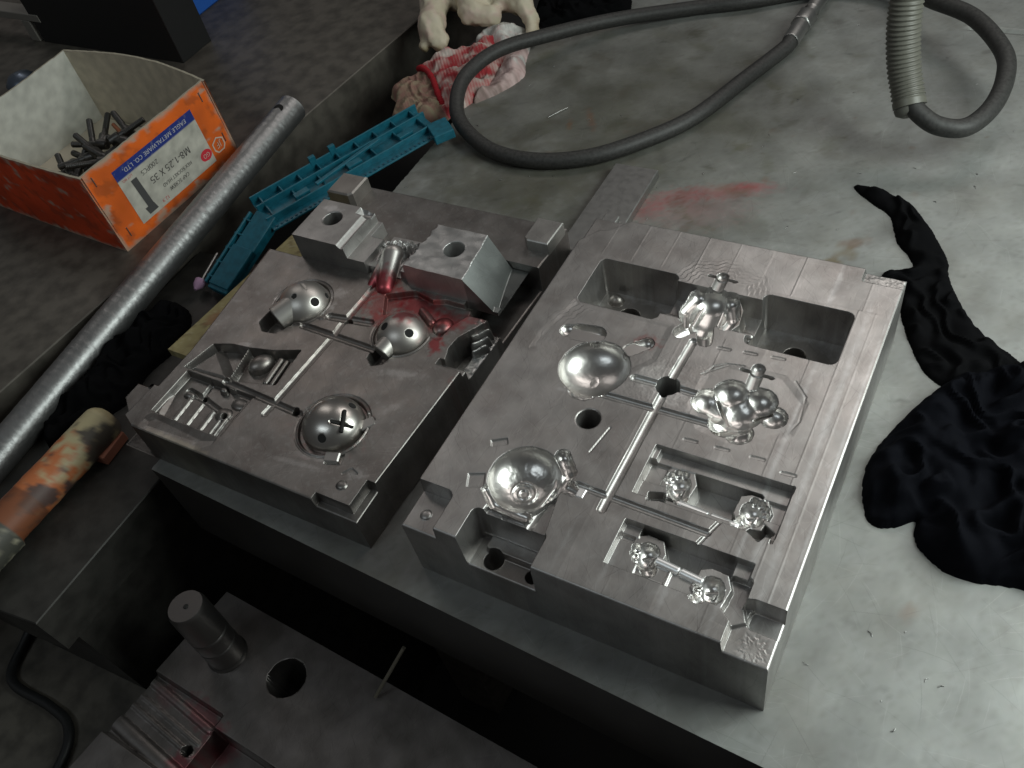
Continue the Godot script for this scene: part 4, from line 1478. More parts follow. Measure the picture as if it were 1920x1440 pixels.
func box_of_bolts() -> void:
	var at := Vector3(-528, 0, -204)
	var t := thing("bolt_carton", "worn orange cardboard carton with a white bolt label, open at the top", "box", at, "", deg_to_rad(-3.1))
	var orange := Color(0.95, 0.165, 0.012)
	var shaded_orange := Color(0.75, 0.075, 0.014)  # deeper orange: the front wall's shade put into its colour
	var card := Color(0.62, 0.56, 0.45)
	var z := Vector3.ZERO
	# corners in the carton's own axes: x inwards is negative, z towards the back is negative
	var A := Vector3(0, 0, 0)
	var B := Vector3(0, 0, -190)
	var C := Vector3(-262, 0, -190)
	var D := Vector3(-262, 0, 0)
	var walls := [["label_wall", B, A, 1.0, orange, card * 0.9, 61, -3.0], ["front_wall", A, D, 3.0, shaded_orange, card, 62, 0.0], ["left_wall", D, C, -6.0, orange, Color(0.66, 0.66, 0.60), 63, 0.0], ["back_wall", C, B, 16.0, orange, card, 64, 0.0]]
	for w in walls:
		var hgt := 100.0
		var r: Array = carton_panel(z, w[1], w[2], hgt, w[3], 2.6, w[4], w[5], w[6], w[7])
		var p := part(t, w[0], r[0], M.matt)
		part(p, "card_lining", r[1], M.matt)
	var b := MB.new(z)
	b.col = card
	b.box(Vector3(-131, 1.2, -95), Vector3(258, 2, 186), 0.2)
	part(t, "carton_bottom", b.mesh(), M.matt)
	# label: it leans back with the wall
	var ln := noise_of(65, 0.05, 4)
	var lab := MB.new(z)
	for j in 41:
		for i in 61:
			var zz := -34.0 - 122.0 * i / 60
			var y := 13.0 + 70.0 * j / 40
			var g := 0.50 + 0.16 * ln.get_noise_2d(zz, y) - 0.10 * clampf((ln.get_noise_2d(zz + 40, y) - 0.25) * 2, 0, 1)
			lab.col = Color(g, g * 0.97, g * 0.85)
			if y > 70.5:
				lab.col = Color(0.015, 0.035, 0.22).lerp(Color(0.2, 0.2, 0.25), clampf((ln.get_noise_2d(zz * 3, y * 3) - 0.3) * 2, 0, 0.5))
			lab.vert(Vector3(-3.0 * y / 100 + 1.0 * sin(PI * -zz / 190) * (0.3 + 0.7 * y / 100) + 0.25, y, zz), Vector3.RIGHT)
	for j in 40:
		for i in 60:
			var q := j * 61 + i
			lab.face(q, q + 1, q + 62)
			lab.face(q, q + 62, q + 61)
	var lp := part(t, "paper_label", lab.mesh(), M.matt)
	var ink := mat(Color(0.06, 0.055, 0.055), 0.9)
	var pink := mat(Color(0.55, 0.10, 0.11), 0.9)
	var white := mat(Color(0.55, 0.55, 0.58), 0.9)
	for q in [["EAGLE METALWARE CO. LTD.", 6.4, -95.0, 76.3, white, 1.2], ["200PCS", 7.5, -76.0, 61.0, ink, 1.0], ["M8-1.25 X 35", 10.8, -100.0, 47.0, ink, 1.0], ["HEX SOCKET HEAD", 5.6, -102.0, 33.0, ink, 1.0], ["CAP SCREW", 6.0, -100.0, 24.5, ink, 1.0], ["LOT NO.", 4.0, -46.0, 67.0, pink, 1.0], ["12.9", 5.5, -74.0, 19.0, pink, 1.0]]:
		letters(lp, q[0], q[1], q[2], q[3], q[4], q[5])
	# printed picture of a bolt, lying along the label
	b = MB.new(z)
	var bx := func(y: float, zz: float) -> float: return -3.0 * y / 100 + 1.0 * sin(PI * -zz / 190) * (0.3 + 0.7 * y / 100) + 0.42
	b.col = Color(0.07, 0.07, 0.07)
	for q in [[62.0, 26.0, 4.2], [26.0, 17.0, 6.6]]:
		b.quad(Vector3(bx.call(q[0], -52.0), q[0], -52 + q[2]), Vector3(bx.call(q[0], -52.0), q[0], -52 - q[2]), Vector3(bx.call(q[1], -54.0), q[1], -54 - q[2]), Vector3(bx.call(q[1], -54.0), q[1], -54 + q[2]), Vector3.RIGHT)
	part(lp, "printed_bolt", b.mesh(), M.matt)
	# red oval stamp and the shield
	b = MB.new(z)
	b.col = Color(0.62, 0.03, 0.05)
	var c := Vector3(bx.call(27.0, -147.0), 27.0, -147.0)
	for q in 24:
		var d0 := Vector3(0, 7.0 * cos(TAU * q / 24), 8.6 * sin(TAU * q / 24))
		var d1 := Vector3(0, 7.0 * cos(TAU * (q + 1) / 24), 8.6 * sin(TAU * (q + 1) / 24))
		b.tri(c, c + d0, c + d1, Vector3.RIGHT)
	part(lp, "red_stamp", b.mesh(), M.matt)
	letters(lp, "GO", 7.0, -147.0, 27.0, mat(Color(0.6, 0.5, 0.45), 0.9), 1.0, 0.3)
	b = MB.new(z)
	b.col = Color(0.62, 0.50, 0.40)
	var sh := [[0.0, 10.0], [9.0, 5.0], [9.0, -4.0], [5.0, -9.0], [-5.0, -9.0], [-9.0, -4.0], [-9.0, 5.0]]
	for q in sh.size():
		var u: Array = sh[q]
		var w: Array = sh[(q + 1) % sh.size()]
		var sx := bx.call(27.0, -169.0) as float
		b.quad(Vector3(sx, 27 + u[1], -169 + u[0]), Vector3(sx, 27 + w[1], -169 + w[0]), Vector3(sx, 27 + w[1] * 0.82, -169 + w[0] * 0.82), Vector3(sx, 27 + u[1] * 0.82, -169 + u[0] * 0.82), Vector3.RIGHT)
	part(t, "printed_shield", b.mesh(), M.matt)
	letters(t, "JF", 9.5, -169.0, 27.0, mat(Color(0.62, 0.50, 0.40), 0.9), 1.0)
	# staples
	for q in [[87.0, -12.0], [18.0, -14.0], [86.0, -176.0], [30.0, -180.0]]:
		b = MB.new(z)
		b.cyl(Vector3(bx.call(q[0], q[1]), q[0] - 6, q[1]), Vector3(bx.call(q[0] + 6, q[1]), q[0] + 6, q[1]), 0.7, 8, 0.1)
		part(t, "staple", b.mesh(), M.steel)
	# bolts heaped in the carton
	var g := RandomNumberGenerator.new()
	g.seed = 15
	var bm := bumped(mat(Color(0.10, 0.098, 0.095), 0.42, 0.85), tex["grain"], 0.3, Vector3(20, 20, 20))
	var proto: Node3D = null
	var spots := []
	for i in 44:
		spots.append([Vector3(g.randf_range(-190, -60), 0, g.randf_range(-142, -50)), g.randf_range(0, TAU), g.randf_range(-0.5, 0.5)])
	var turn := Basis(Vector3.UP, deg_to_rad(-3.1))
	for i in spots.size():
		var s: Array = spots[i]
		var r: float = Vector2(s[0].x + 95, s[0].z + 110).length()
		var y := 9.0 + maxf(0, 42 - r * 0.42) + g.randf_range(0, 7)
		var pos: Vector3 = at + turn * Vector3(s[0].x, y, s[0].z)
		var k: Node3D
		if proto == null:
			proto = thing("cap_bolt", "dark socket head bolt in the loose heap inside the orange carton", "bolt", pos, "bolts in the orange carton")
			var mb := MB.new(z)
			mb.tube(PackedVector3Array([Vector3(0, -6.5, 0), Vector3(0, -6.49, 0), Vector3(0, -5.5, 0), Vector3(0, 5.6, 0), Vector3(0, 6.5, 0), Vector3(0, 6.51, 0), Vector3(0, 6.4, 0), Vector3(0, 2.0, 0)]), [5.0, 6.0, 6.5, 6.5, 6.0, 3.6, 3.4, 3.4], 20)
			part(proto, "bolt_head", mb.mesh(), bm)
			mb = MB.new(z)
			var pp := PackedVector3Array()
			var rr := []
			for q in 56:
				pp.append(Vector3(0, -6 - q * 0.65, 0))
				rr.append(4.0 if q < 12 else 3.6 + 0.4 * cos(q * 2.0))
			mb.tube(pp, rr, 12)
			part(proto, "shank", mb.mesh(), bm)
			k = proto
		else:
			k = proto.duplicate()
			k.name = numbered("cap_bolt")
			add_child(k, true)
			k.position = pos * MM
		k.basis = Basis(Vector3.UP, s[1]) * Basis(Vector3.RIGHT, PI / 2 + s[2])
	var rod := thing("rusty_rod", "thin rusty rod lying on the bolts in the carton", "rod", at + turn * Vector3(-100, 40, -110))
	b = MB.new(at + turn * Vector3(-100, 40, -110))
	b.cyl(at + turn * Vector3(-150, 44, -140), at + turn * Vector3(-62, 36, -108), 2.6, 12, 0.4)
	part(rod, "rod", b.mesh(), mat(Color(0.28, 0.10, 0.045), 0.8))
	var tube := thing("bright_sleeve", "short bright steel sleeve at the front inside the carton", "sleeve", at + turn * Vector3(-120, 12, -30))
	b = MB.new(at + turn * Vector3(-120, 12, -30))
	b.cyl(at + turn * Vector3(-160, 14, -30), at + turn * Vector3(-88, 14, -34), 7.0, 20, 0.6)
	part(tube, "sleeve", b.mesh(), M.steel)

func letters(parent: Node, s: String, size: float, zc: float, yc: float, m: Material, stretch := 1.0, proud := 0.0) -> void:
	var t := TextMesh.new()
	var f := SystemFont.new()
	f.font_names = PackedStringArray(["Droid Sans"])
	t.font = f
	t.text = s
	t.font_size = 32
	t.pixel_size = size * MM / 32.0
	t.depth = 0.00012
	t.horizontal_alignment = HORIZONTAL_ALIGNMENT_CENTER
	var o := MeshInstance3D.new()
	o.name = "lettering"
	o.mesh = t
	o.material_override = m
	parent.add_child(o, true)
	var x := -3.0 * yc / 100 + 1.0 * sin(PI * -zc / 190) * (0.3 + 0.7 * yc / 100) + 0.45 + proud
	o.transform = Transform3D(Basis(Vector3(0, 0, 1) * stretch, Vector3(-0.022, -1, 0), Vector3(1, -0.022, 0)), Vector3(x, yc, zc) * MM)

# ---------------------------------------------------------------- air hose, fitting, ribbed sleeve
func hose_and_sleeve() -> void:
	var o := Vector3(0, 0, -600)
	var t := thing("air_hose", "thick black rubber hose looped across the back of the bench", "hose", o)
	var p := spline([Vector3(50, 12, -740), Vector3(47, 10, -725), Vector3(25, 9, -663), Vector3(-5, 9, -578), Vector3(-44, 9, -524), Vector3(-88, 9, -484), Vector3(-143, 9, -464), Vector3(-200, 10, -468), Vector3(-252, 16, -496), Vector3(-276, 24, -530), Vector3(-284, 30, -572), Vector3(-268, 33, -622), Vector3(-228, 28, -672), Vector3(-172, 15, -742), Vector3(-88, 9, -796), Vector3(-29, 9, -821), Vector3(60, 9, -868), Vector3(140, 20, -860), Vector3(186, 44, -792), Vector3(232, 48, -757), Vector3(269, 47, -702), Vector3(279, 44, -660), Vector3(276, 42, -612), Vector3(261, 42, -576), Vector3(238, 46, -566), Vector3(218, 54, -571), Vector3(207, 62, -580), Vector3(200, 72, -588)], 9)
	var b := MB.new(o)
	b.tube(p, 8.7, 20)
	part(t, "hose_tube", b.mesh(), M.rubber)
	var c := thing("hose_coupling", "plated hose coupling with a hex nut at the top edge", "coupling", Vector3(52, 0, -780))
	o = Vector3(52, 0, -780)
	b = MB.new(o)
	b.tube(PackedVector3Array([Vector3(50, 12, -738), Vector3(50, 12, -738.1), Vector3(50.2, 12, -740), Vector3(52, 13, -772), Vector3(52, 13, -772.2)]), [8.8, 9.4, 9.8, 9.8, 8.0], 24)
	part(c, "ferrule", b.mesh(), M.steel)
	b = MB.new(o)
	b.tube(PackedVector3Array([Vector3(52, 13, -772), Vector3(52.1, 13, -774), Vector3(53.5, 13, -792), Vector3(53.6, 13, -794)]), [11.5, 13.0, 13.0, 11.5], 6)
	part(c, "hex_nut", b.mesh(), M.steel)
	b = MB.new(o)
	b.tube(PackedVector3Array([Vector3(53.5, 13, -793), Vector3(54.5, 13, -806), Vector3(54.6, 13, -807), Vector3(58, 14, -860)]), [7.5, 7.5, 9.0, 9.0], 20)
	part(c, "nipple", b.mesh(), M.steel)
	var s := thing("ribbed_sleeve", "ribbed grey plastic sleeve hanging over the hose end at top right", "sleeve", Vector3(190, 40, -600))
	o = Vector3(190, 40, -600)
	var axis := spline([Vector3(209, 55, -577), Vector3(203, 66, -586), Vector3(196, 82, -594), Vector3(190, 104, -602), Vector3(186, 130, -610), Vector3(184, 165, -622), Vector3(186, 210, -640)], 40)
	var pts := PackedVector3Array()
	var rad := []
	var run := 0.0
	for i in axis.size():
		if i > 0:
			run += axis[i].distance_to(axis[i - 1])
		pts.append(axis[i])
		var f := fposmod(run, 4.2) / 4.2
		rad.append(15.0 if run < 6 else 14.0 + 1.2 * (1.0 if f < 0.35 else (0.0 if f > 0.6 else 1.0 - (f - 0.35) * 4)))
	b = MB.new(o)
	b.tube(pts, rad, 28)
	part(s, "ribbed_tube", b.mesh(), bumped(mat(Color(0.12, 0.118, 0.098), 0.42), tex["grain"], 0.2, Vector3(20, 20, 20)))
	b = MB.new(o)
	b.tube(PackedVector3Array([Vector3(207, 53, -576), Vector3(209, 50, -573), Vector3(210, 48, -571)]), [12.0, 11.0, 6.0], 20)
	part(s, "sleeve_lip", b.mesh(), mat(Color(0.10, 0.098, 0.085), 0.5))

# ---------------------------------------------------------------- pipe, handle, teal frame, flat bar and small things
func tools() -> void:
	var n2 := noise_of(402, 0.03, 4)
	# steel pipe with a cross hole near its end
	var a := Vector3(-482, 20, -470)
	var d := (Vector3(-464, -11, -28.9) - a).normalized()
	var t := thing("steel_pipe", "dented galvanised steel pipe lying along the edge of the left table", "pipe", a + d * 300)
	var o := a + d * 300
	var pts := PackedVector3Array()
	var rad := []
	var dn := noise_of(403, 0.05, 3)
	for i in 300:
		pts.append(a + d * (i * 2.2))
		rad.append(17.4 + 0.30 * dn.get_noise_1d(i * 9.0))
	var b := MB.new(o)
	b.tube(pts, rad, 36, false)
	var pm := bumped(mat(Color(0.29, 0.293, 0.293), 0.46, 0.9), bump_tex("dents", 61, 0.02, 2.0), 0.8, Vector3(9, 14, 14))
	pm.roughness_texture = tex["rough"]
	part(t, "pipe_wall", b.mesh(), pm)
	b = MB.new(o)
	b.tube(PackedVector3Array([a + d * 0.0, a + d * 0.1, a + d * 4]), [17.4, 14.8, 14.6], 36, false)
	b.tube(PackedVector3Array([a + d * 4, a + d * 60]), 14.6, 36, true)
	part(t, "pipe_bore", b.mesh(), M.steel)
	b = MB.new(o)
	var hc := a + d * 20 + Vector3(0.12, 0.95, 0.28).normalized() * 17.0
	var up := Vector3(0.12, 0.95, 0.28).normalized()
	b.cyl(hc - up * 2, hc + up * 0.6, 6.2, 20, 0.2)
	part(t, "cross_hole", b.mesh(), mat(Color(0.004, 0.004, 0.004), 0.9))
	# worn handle
	var ha := Vector3(-377, -10, -20)
	var hb := Vector3(-378, -10, 200)
	t = thing("tool_handle", "thick round tool handle with worn cream and orange paint", "handle", Vector3(-376, -30, 60))
	o = Vector3(-376, -30, 60)
	pts = PackedVector3Array()
	b = MB.new(o)
	var segs := 28
	var rows := 90
	for i in rows:
		var s := i / float(rows - 1)
		var c := ha.lerp(hb, s)
		var r := 19.0 + 0.8 * n2.get_noise_1d(i * 3.0)
		if i < 4:
			r = 19.0 * sqrt(1 - pow((4 - i) / 5.2, 2))
		if s > 0.60:
			r = 22.5 + 1.0 * n2.get_noise_1d(i * 7.0)
		for k in segs:
			var an := TAU * k / segs
			var dir := Vector3(cos(an), sin(an), 0)
			var p := c + dir * r
			var w := n2.get_noise_3dv(p * 1.0)
			var w2 := n2.get_noise_3dv(p * 2.6 + Vector3(300, 0, 0))
			var col := Color(0.43, 0.375, 0.22)
			if s > 0.12 + 0.12 * w and s < 0.62:
				col = col.lerp(Color(0.44, 0.14, 0.05), clampf((s - 0.14) * 5 + w2 * 2.0, 0, 1))
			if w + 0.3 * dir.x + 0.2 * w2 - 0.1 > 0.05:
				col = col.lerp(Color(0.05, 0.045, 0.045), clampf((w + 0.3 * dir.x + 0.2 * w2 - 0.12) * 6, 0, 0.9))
			if s > 0.46 and s < 0.60:
				col = col.lerp(Color(0.12, 0.045, 0.025), 0.75)
			if s > 0.60:
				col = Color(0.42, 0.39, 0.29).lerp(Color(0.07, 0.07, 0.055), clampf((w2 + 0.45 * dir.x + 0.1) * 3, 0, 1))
			b.col = col
			b.vert(p, dir if i > 3 else (dir + Vector3(0, 0, -0.5 * (4 - i))).normalized())
	for i in rows - 1:
		for k in segs:
			var q := i * segs + k
			var q2 := i * segs + (k + 1) % segs
			b.face(q, q2, q2 + segs)
			b.face(q, q2 + segs, q + segs)
	var cap := b.vert(ha, Vector3(0, 0, -1))
	for k in segs:
		b.face(cap, k, (k + 1) % segs)
	part(t, "handle_body", b.mesh(), M.cream)
	# chip of pink hardwood beside it
	t = thing("wood_chip", "small pinkish brown wood wedge beside the end of the handle", "wedge", Vector3(-366, -30, 2))
	b = MB.new(Vector3(-366, -30, 2))
	b.col = Color(0.33, 0.13, 0.085)
	b.box(Vector3(-364, -24, 2), Vector3(15, 11, 32), 0.8, Basis(Vector3.UP, 0.12))
	part(t, "wedge_body", b.mesh(), M.matt)
	# teal plastic frame: a ribbed channel bar with an arm
	teal_frame()
	# mounted grinding point
	t = thing("grinding_point", "thin steel shank with a pink grinding stone tip beside the teal frame", "grinding point", Vector3(-428, -26, -204))
	b = MB.new(Vector3(-428, -26, -204))
	b.cyl(Vector3(-427, -18, -207), Vector3(-435, -14, -246), 1.5, 12, 0.2)
	part(t, "shank", b.mesh(), M.steel)
	b = MB.new(Vector3(-428, -26, -204))
	b.tube(PackedVector3Array([Vector3(-427.4, -18, -206), Vector3(-427.3, -18, -206.5), Vector3(-426.2, -18.4, -200), Vector3(-425.2, -18.6, -194)]), [3.0, 6.5, 5.6, 1.6], 16)
	part(t, "stone", b.mesh(), mat(Color(0.36, 0.22, 0.34), 0.9))
	# flat ground bar behind the right mould
	t = thing("flat_bar", "flat ground steel bar standing out behind the bright mould half", "bar", Vector3(-33, 0, -430))
	b = MB.new(Vector3(-33, 0, -430))
	b.prism(HF.pv([-54.0, -482, -6.5, -482.5, -5.0, -345, -55.0, -345]), 0.2, 10, 0.9)
	part(t, "bar_body", b.mesh(), M.steel)
	t = thing("small_block", "small notched steel piece at the back corner of the bright mould half", "block", Vector3(14, 0, -338))
	b = MB.new(Vector3(14, 0, -338))
	b.box(Vector3(9, 33, -338), Vector3(14, 66, 13), 0.8)
	b.box(Vector3(22, 31, -337), Vector3(12, 62, 11), 0.8)
	part(t, "block_body", b.mesh(), M.steel)
	# little things
	t = thing("wire_bit", "short bright wire clipping lying on the bench inside the hose loop", "wire", Vector3(-162, 0, -563))
	b = MB.new(Vector3(-162, 0, -563))
	b.tube(spline([Vector3(-170, 1, -551), Vector3(-163, 2.0, -561), Vector3(-156, 1, -574)], 6), 0.5, 8)
	part(t, "wire", b.mesh(), M.steel)
	t = thing("metal_swarf", "tiny bright metal chips scattered over the bench top", "swarf", Vector3(0, 0, -300))
	t.set_meta("kind", "stuff")
	b = MB.new(Vector3(0, 0, -300))
	var g := RandomNumberGenerator.new()
	g.seed = 19
	for i in 110:
		var c := Vector3(g.randf_range(-270, 480), 0.3, g.randf_range(-830, 10))
		if c.z > -345 and c.x < 270:
			continue
		var an := g.randf() * TAU
		var l := g.randf_range(0.8, 2.6)
		var e := Vector3(cos(an), 0, sin(an))
		b.tube(PackedVector3Array([c, c + e * l + Vector3(0, g.randf_range(0, 0.8), 0), c + e * l * 1.6 + Vector3(-e.z, 0, e.x) * l * 0.6]), g.randf_range(0.15, 0.4), 5)
	var chips := part(t, "chips", b.mesh(), M.steel)
	chips.set_meta("kind", "stuff")
	t = thing("leaning_pin", "thin straight pin leaning between the bench and the lower mould half", "pin", Vector3(-12, -110, 58))
	b = MB.new(Vector3(-12, -110, 58))
	b.tube(PackedVector3Array([Vector3(-13, -70, 42), Vector3(-40, -127, 74)]), 1.6, 10)
	part(t, "pin_shaft", b.mesh(), mat(Color(0.26, 0.24, 0.19), 0.45, 0.5))
	# black bin, blue crate, pale bar and knob at the top left
	t = thing("black_bin", "tall black plastic bin behind the orange carton", "bin", Vector3(-900, 0, -640))
	b = MB.new(Vector3(-900, 0, -640))
	var bin_bs := Basis(Vector3.UP, 0.0)
	var bc := Vector3(-908, 0, -579)
	for q in [[Vector3(0, 130, 29), Vector3(300, 260, 4)], [Vector3(0, 130, -29), Vector3(300, 260, 4)], [Vector3(151, 130, 0), Vector3(4, 260, 62)], [Vector3(-151, 130, 0), Vector3(4, 260, 62)], [Vector3(0, 3, 0), Vector3(298, 5, 56)]]:
		b.box(bc + bin_bs * q[0], q[1], 0.8, bin_bs)
	part(t, "bin_walls", b.mesh(), M.black_plastic)
	t = thing("blue_crate", "bright blue plastic crate corner beside the black bin", "crate", Vector3(-905, 0, -775))
	b = MB.new(Vector3(-905, 0, -775))
	b.box(Vector3(-884, 75, -711), Vector3(110, 150, 110), 3)
	part(t, "crate_body", b.mesh(), M.blue)
	t = thing("pale_bar", "pale worn metal bar beside the black bin at the far left", "bar", Vector3(-1150, 0, -590))
	b = MB.new(Vector3(-1150, 0, -590))
	b.box(Vector3(-1160, 40, -560), Vector3(240, 12, 26), 1, Basis(Vector3.UP, 0.0))
	b.box(Vector3(-1250, 17, -560), Vector3(20, 34, 26), 1)
	b.box(Vector3(-1080, 17, -560), Vector3(20, 34, 26), 1)
	part(t, "bar_body", b.mesh(), mat(Color(0.2, 0.19, 0.17), 0.6))
	t = thing("steel_ball", "bluish round steel knob at the left edge behind the carton", "knob", Vector3(-905, 0, -400))
	b = MB.new(Vector3(-905, 0, -400))
	b.tube(PackedVector3Array([Vector3(-905, 0, -400), Vector3(-905, 20, -400), Vector3(-905, 21, -400), Vector3(-905, 32, -400), Vector3(-905, 44, -400), Vector3(-905, 52, -400), Vector3(-905, 55, -400)]), [9.0, 9.0, 14.0, 22.0, 22.0, 15.0, 4.0], 28)
	part(t, "knob_body", b.mesh(), bumped(mat(Color(0.16, 0.20, 0.26), 0.35, 0.8), tex["grain"], 0.2, Vector3(10, 10, 10)))
	# dark tube added in place of the shaded curved gap
	t = thing("dark_gap_tube", "black tube added for the dark curved gap at the lower left", "gap_tube", Vector3(-400, -200, 200))
	b = MB.new(Vector3(-400, -200, 200))
	b.tube(spline([Vector3(-470, -196, 120), Vector3(-460, -204, 170), Vector3(-440, -205, 205), Vector3(-380, -205, 206), Vector3(-345, -205, 212), Vector3(-325, -205, 240), Vector3(-318, -205, 300)], 8), 5.0, 12)
	part(t, "gap_tube", b.mesh(), M.black_plastic)

func teal_frame() -> void:
	var o := Vector3(-350, 0, -390)
	var t := thing("plastic_tray", "teal ribbed plastic frame lying across the gap beside the left mould", "frame", o)
	# a frame of reference along the bar: u along it from the far end, w across it (towards the right mould), v up
	var p0 := Vector3(-294, 12, -491)
	var p1 := Vector3(-398, 3, -296)
	var u := (p1 - p0).normalized()
	var w := Vector3.UP.cross(u).normalized()
	if w.x < 0:
		w = -w
	var v := u.cross(w).normalized()
	if v.y < 0:
		v = -v
	var bs := Basis(u, v, w)
	if bs.determinant() < 0:
		bs = Basis(u, v, -w)
	var L := p0.distance_to(p1)
	var put := func(c: Vector3, size: Vector3, called: String) -> void:
		var b := MB.new(o)
		b.box(p0 + u * c.x + v * c.y + w * c.z, size, 0.5, bs)
		part(t, called, b.mesh(), M.teal)
	put.call(Vector3(L / 2, 4, 0), Vector3(L, 2.4, 56), "floor_plate")
	put.call(Vector3(L / 2, 9.5, -27), Vector3(L, 12, 2.2), "side_wall")
	put.call(Vector3(L / 2, 8.5, 20), Vector3(L, 9, 2.2), "side_wall")
	put.call(Vector3(L / 2, 9, -8), Vector3(L, 10, 2.2), "centre_wall")
	put.call(Vector3(L / 2, 4.5, 30), Vector3(L, 2.2, 10), "flange")
	for i in 9:
		put.call(Vector3(10 + i * (L - 20) / 8.0, 8, -17.5), Vector3(2.2, 8, 18), "rib")
	for i in 7:
		put.call(Vector3(10 + i * (L - 20) / 6.0, 7.5, 6), Vector3(2.2, 6.5, 27), "rib")
	for i in 3:
		put.call(Vector3(36 + i * 68, 9, 10), Vector3(18, 9, 9), "socket")
	for i in 2:
		put.call(Vector3(112 + i * 26, 16, -28), Vector3(8, 12, 5), "latch")
	var b := MB.new(o)
	for i in 36:
		var c := p0 + u * (6 + i * (L - 12) / 35.0) + v * 5.8 + w * 31.5
		b.cyl(c - v * 0.4, c + v * 0.9, 1.5, 8, 0.2)
	var beads := part(t, "bead_row", b.mesh(), mat(Color(0.006, 0.07, 0.11), 0.4))
	beads.set_meta("kind", "stuff")
	# a slanting lever on the ribs
	b = MB.new(o)
	b.box(p0 + u * 108 + v * 13 + w * 3, Vector3(92, 3, 5), 0.6, bs * Basis(Vector3.UP, 0.17))
	part(t, "lever", b.mesh(), M.teal)
	# the arm that turns down towards the viewer
	var q0 := p1 + w * 6 + v * 4
	var q1 := Vector3(-402, -22, -206)
	var ua := (q1 - q0).normalized()
	var wa := Vector3.UP.cross(ua).normalized()
	if wa.x < 0:
		wa = -wa
	var va := ua.cross(wa).normalized()
	if va.y < 0:
		va = -va
	var ba := Basis(ua, va, wa)
	if ba.determinant() < 0:
		ba = Basis(ua, va, -wa)
	var la := q0.distance_to(q1)
	for q in [["arm_plate", Vector3(la / 2, 2, 6), Vector3(la + 8, 12, 30)], ["arm_wall", Vector3(la / 2, 4, -16), Vector3(la, 10, 3)], ["arm_step", Vector3(la * 0.72, 5, 6), Vector3(la * 0.55, 10, 30)]]:
		b = MB.new(o)
		b.box(q0 + ua * q[1].x + va * q[1].y + wa * q[1].z, q[2], 0.8, ba)
		part(t, q[0], b.mesh(), M.teal)
	for i in 5:
		b = MB.new(o)
		b.box(q0 + ua * (10 + i * la / 5.0) + va * 4 + wa * -12, Vector3(2, 9, 14), 0.4, ba)
		part(t, "rib", b.mesh(), M.teal)
	# the short return at the far end, under the hose
	b = MB.new(o)
	b.box(p0 + u * 2 + v * 8 + w * 34, Vector3(24, 11, 30), 0.8, bs * Basis(Vector3.UP, -0.2))
	part(t, "corner_piece", b.mesh(), M.teal)

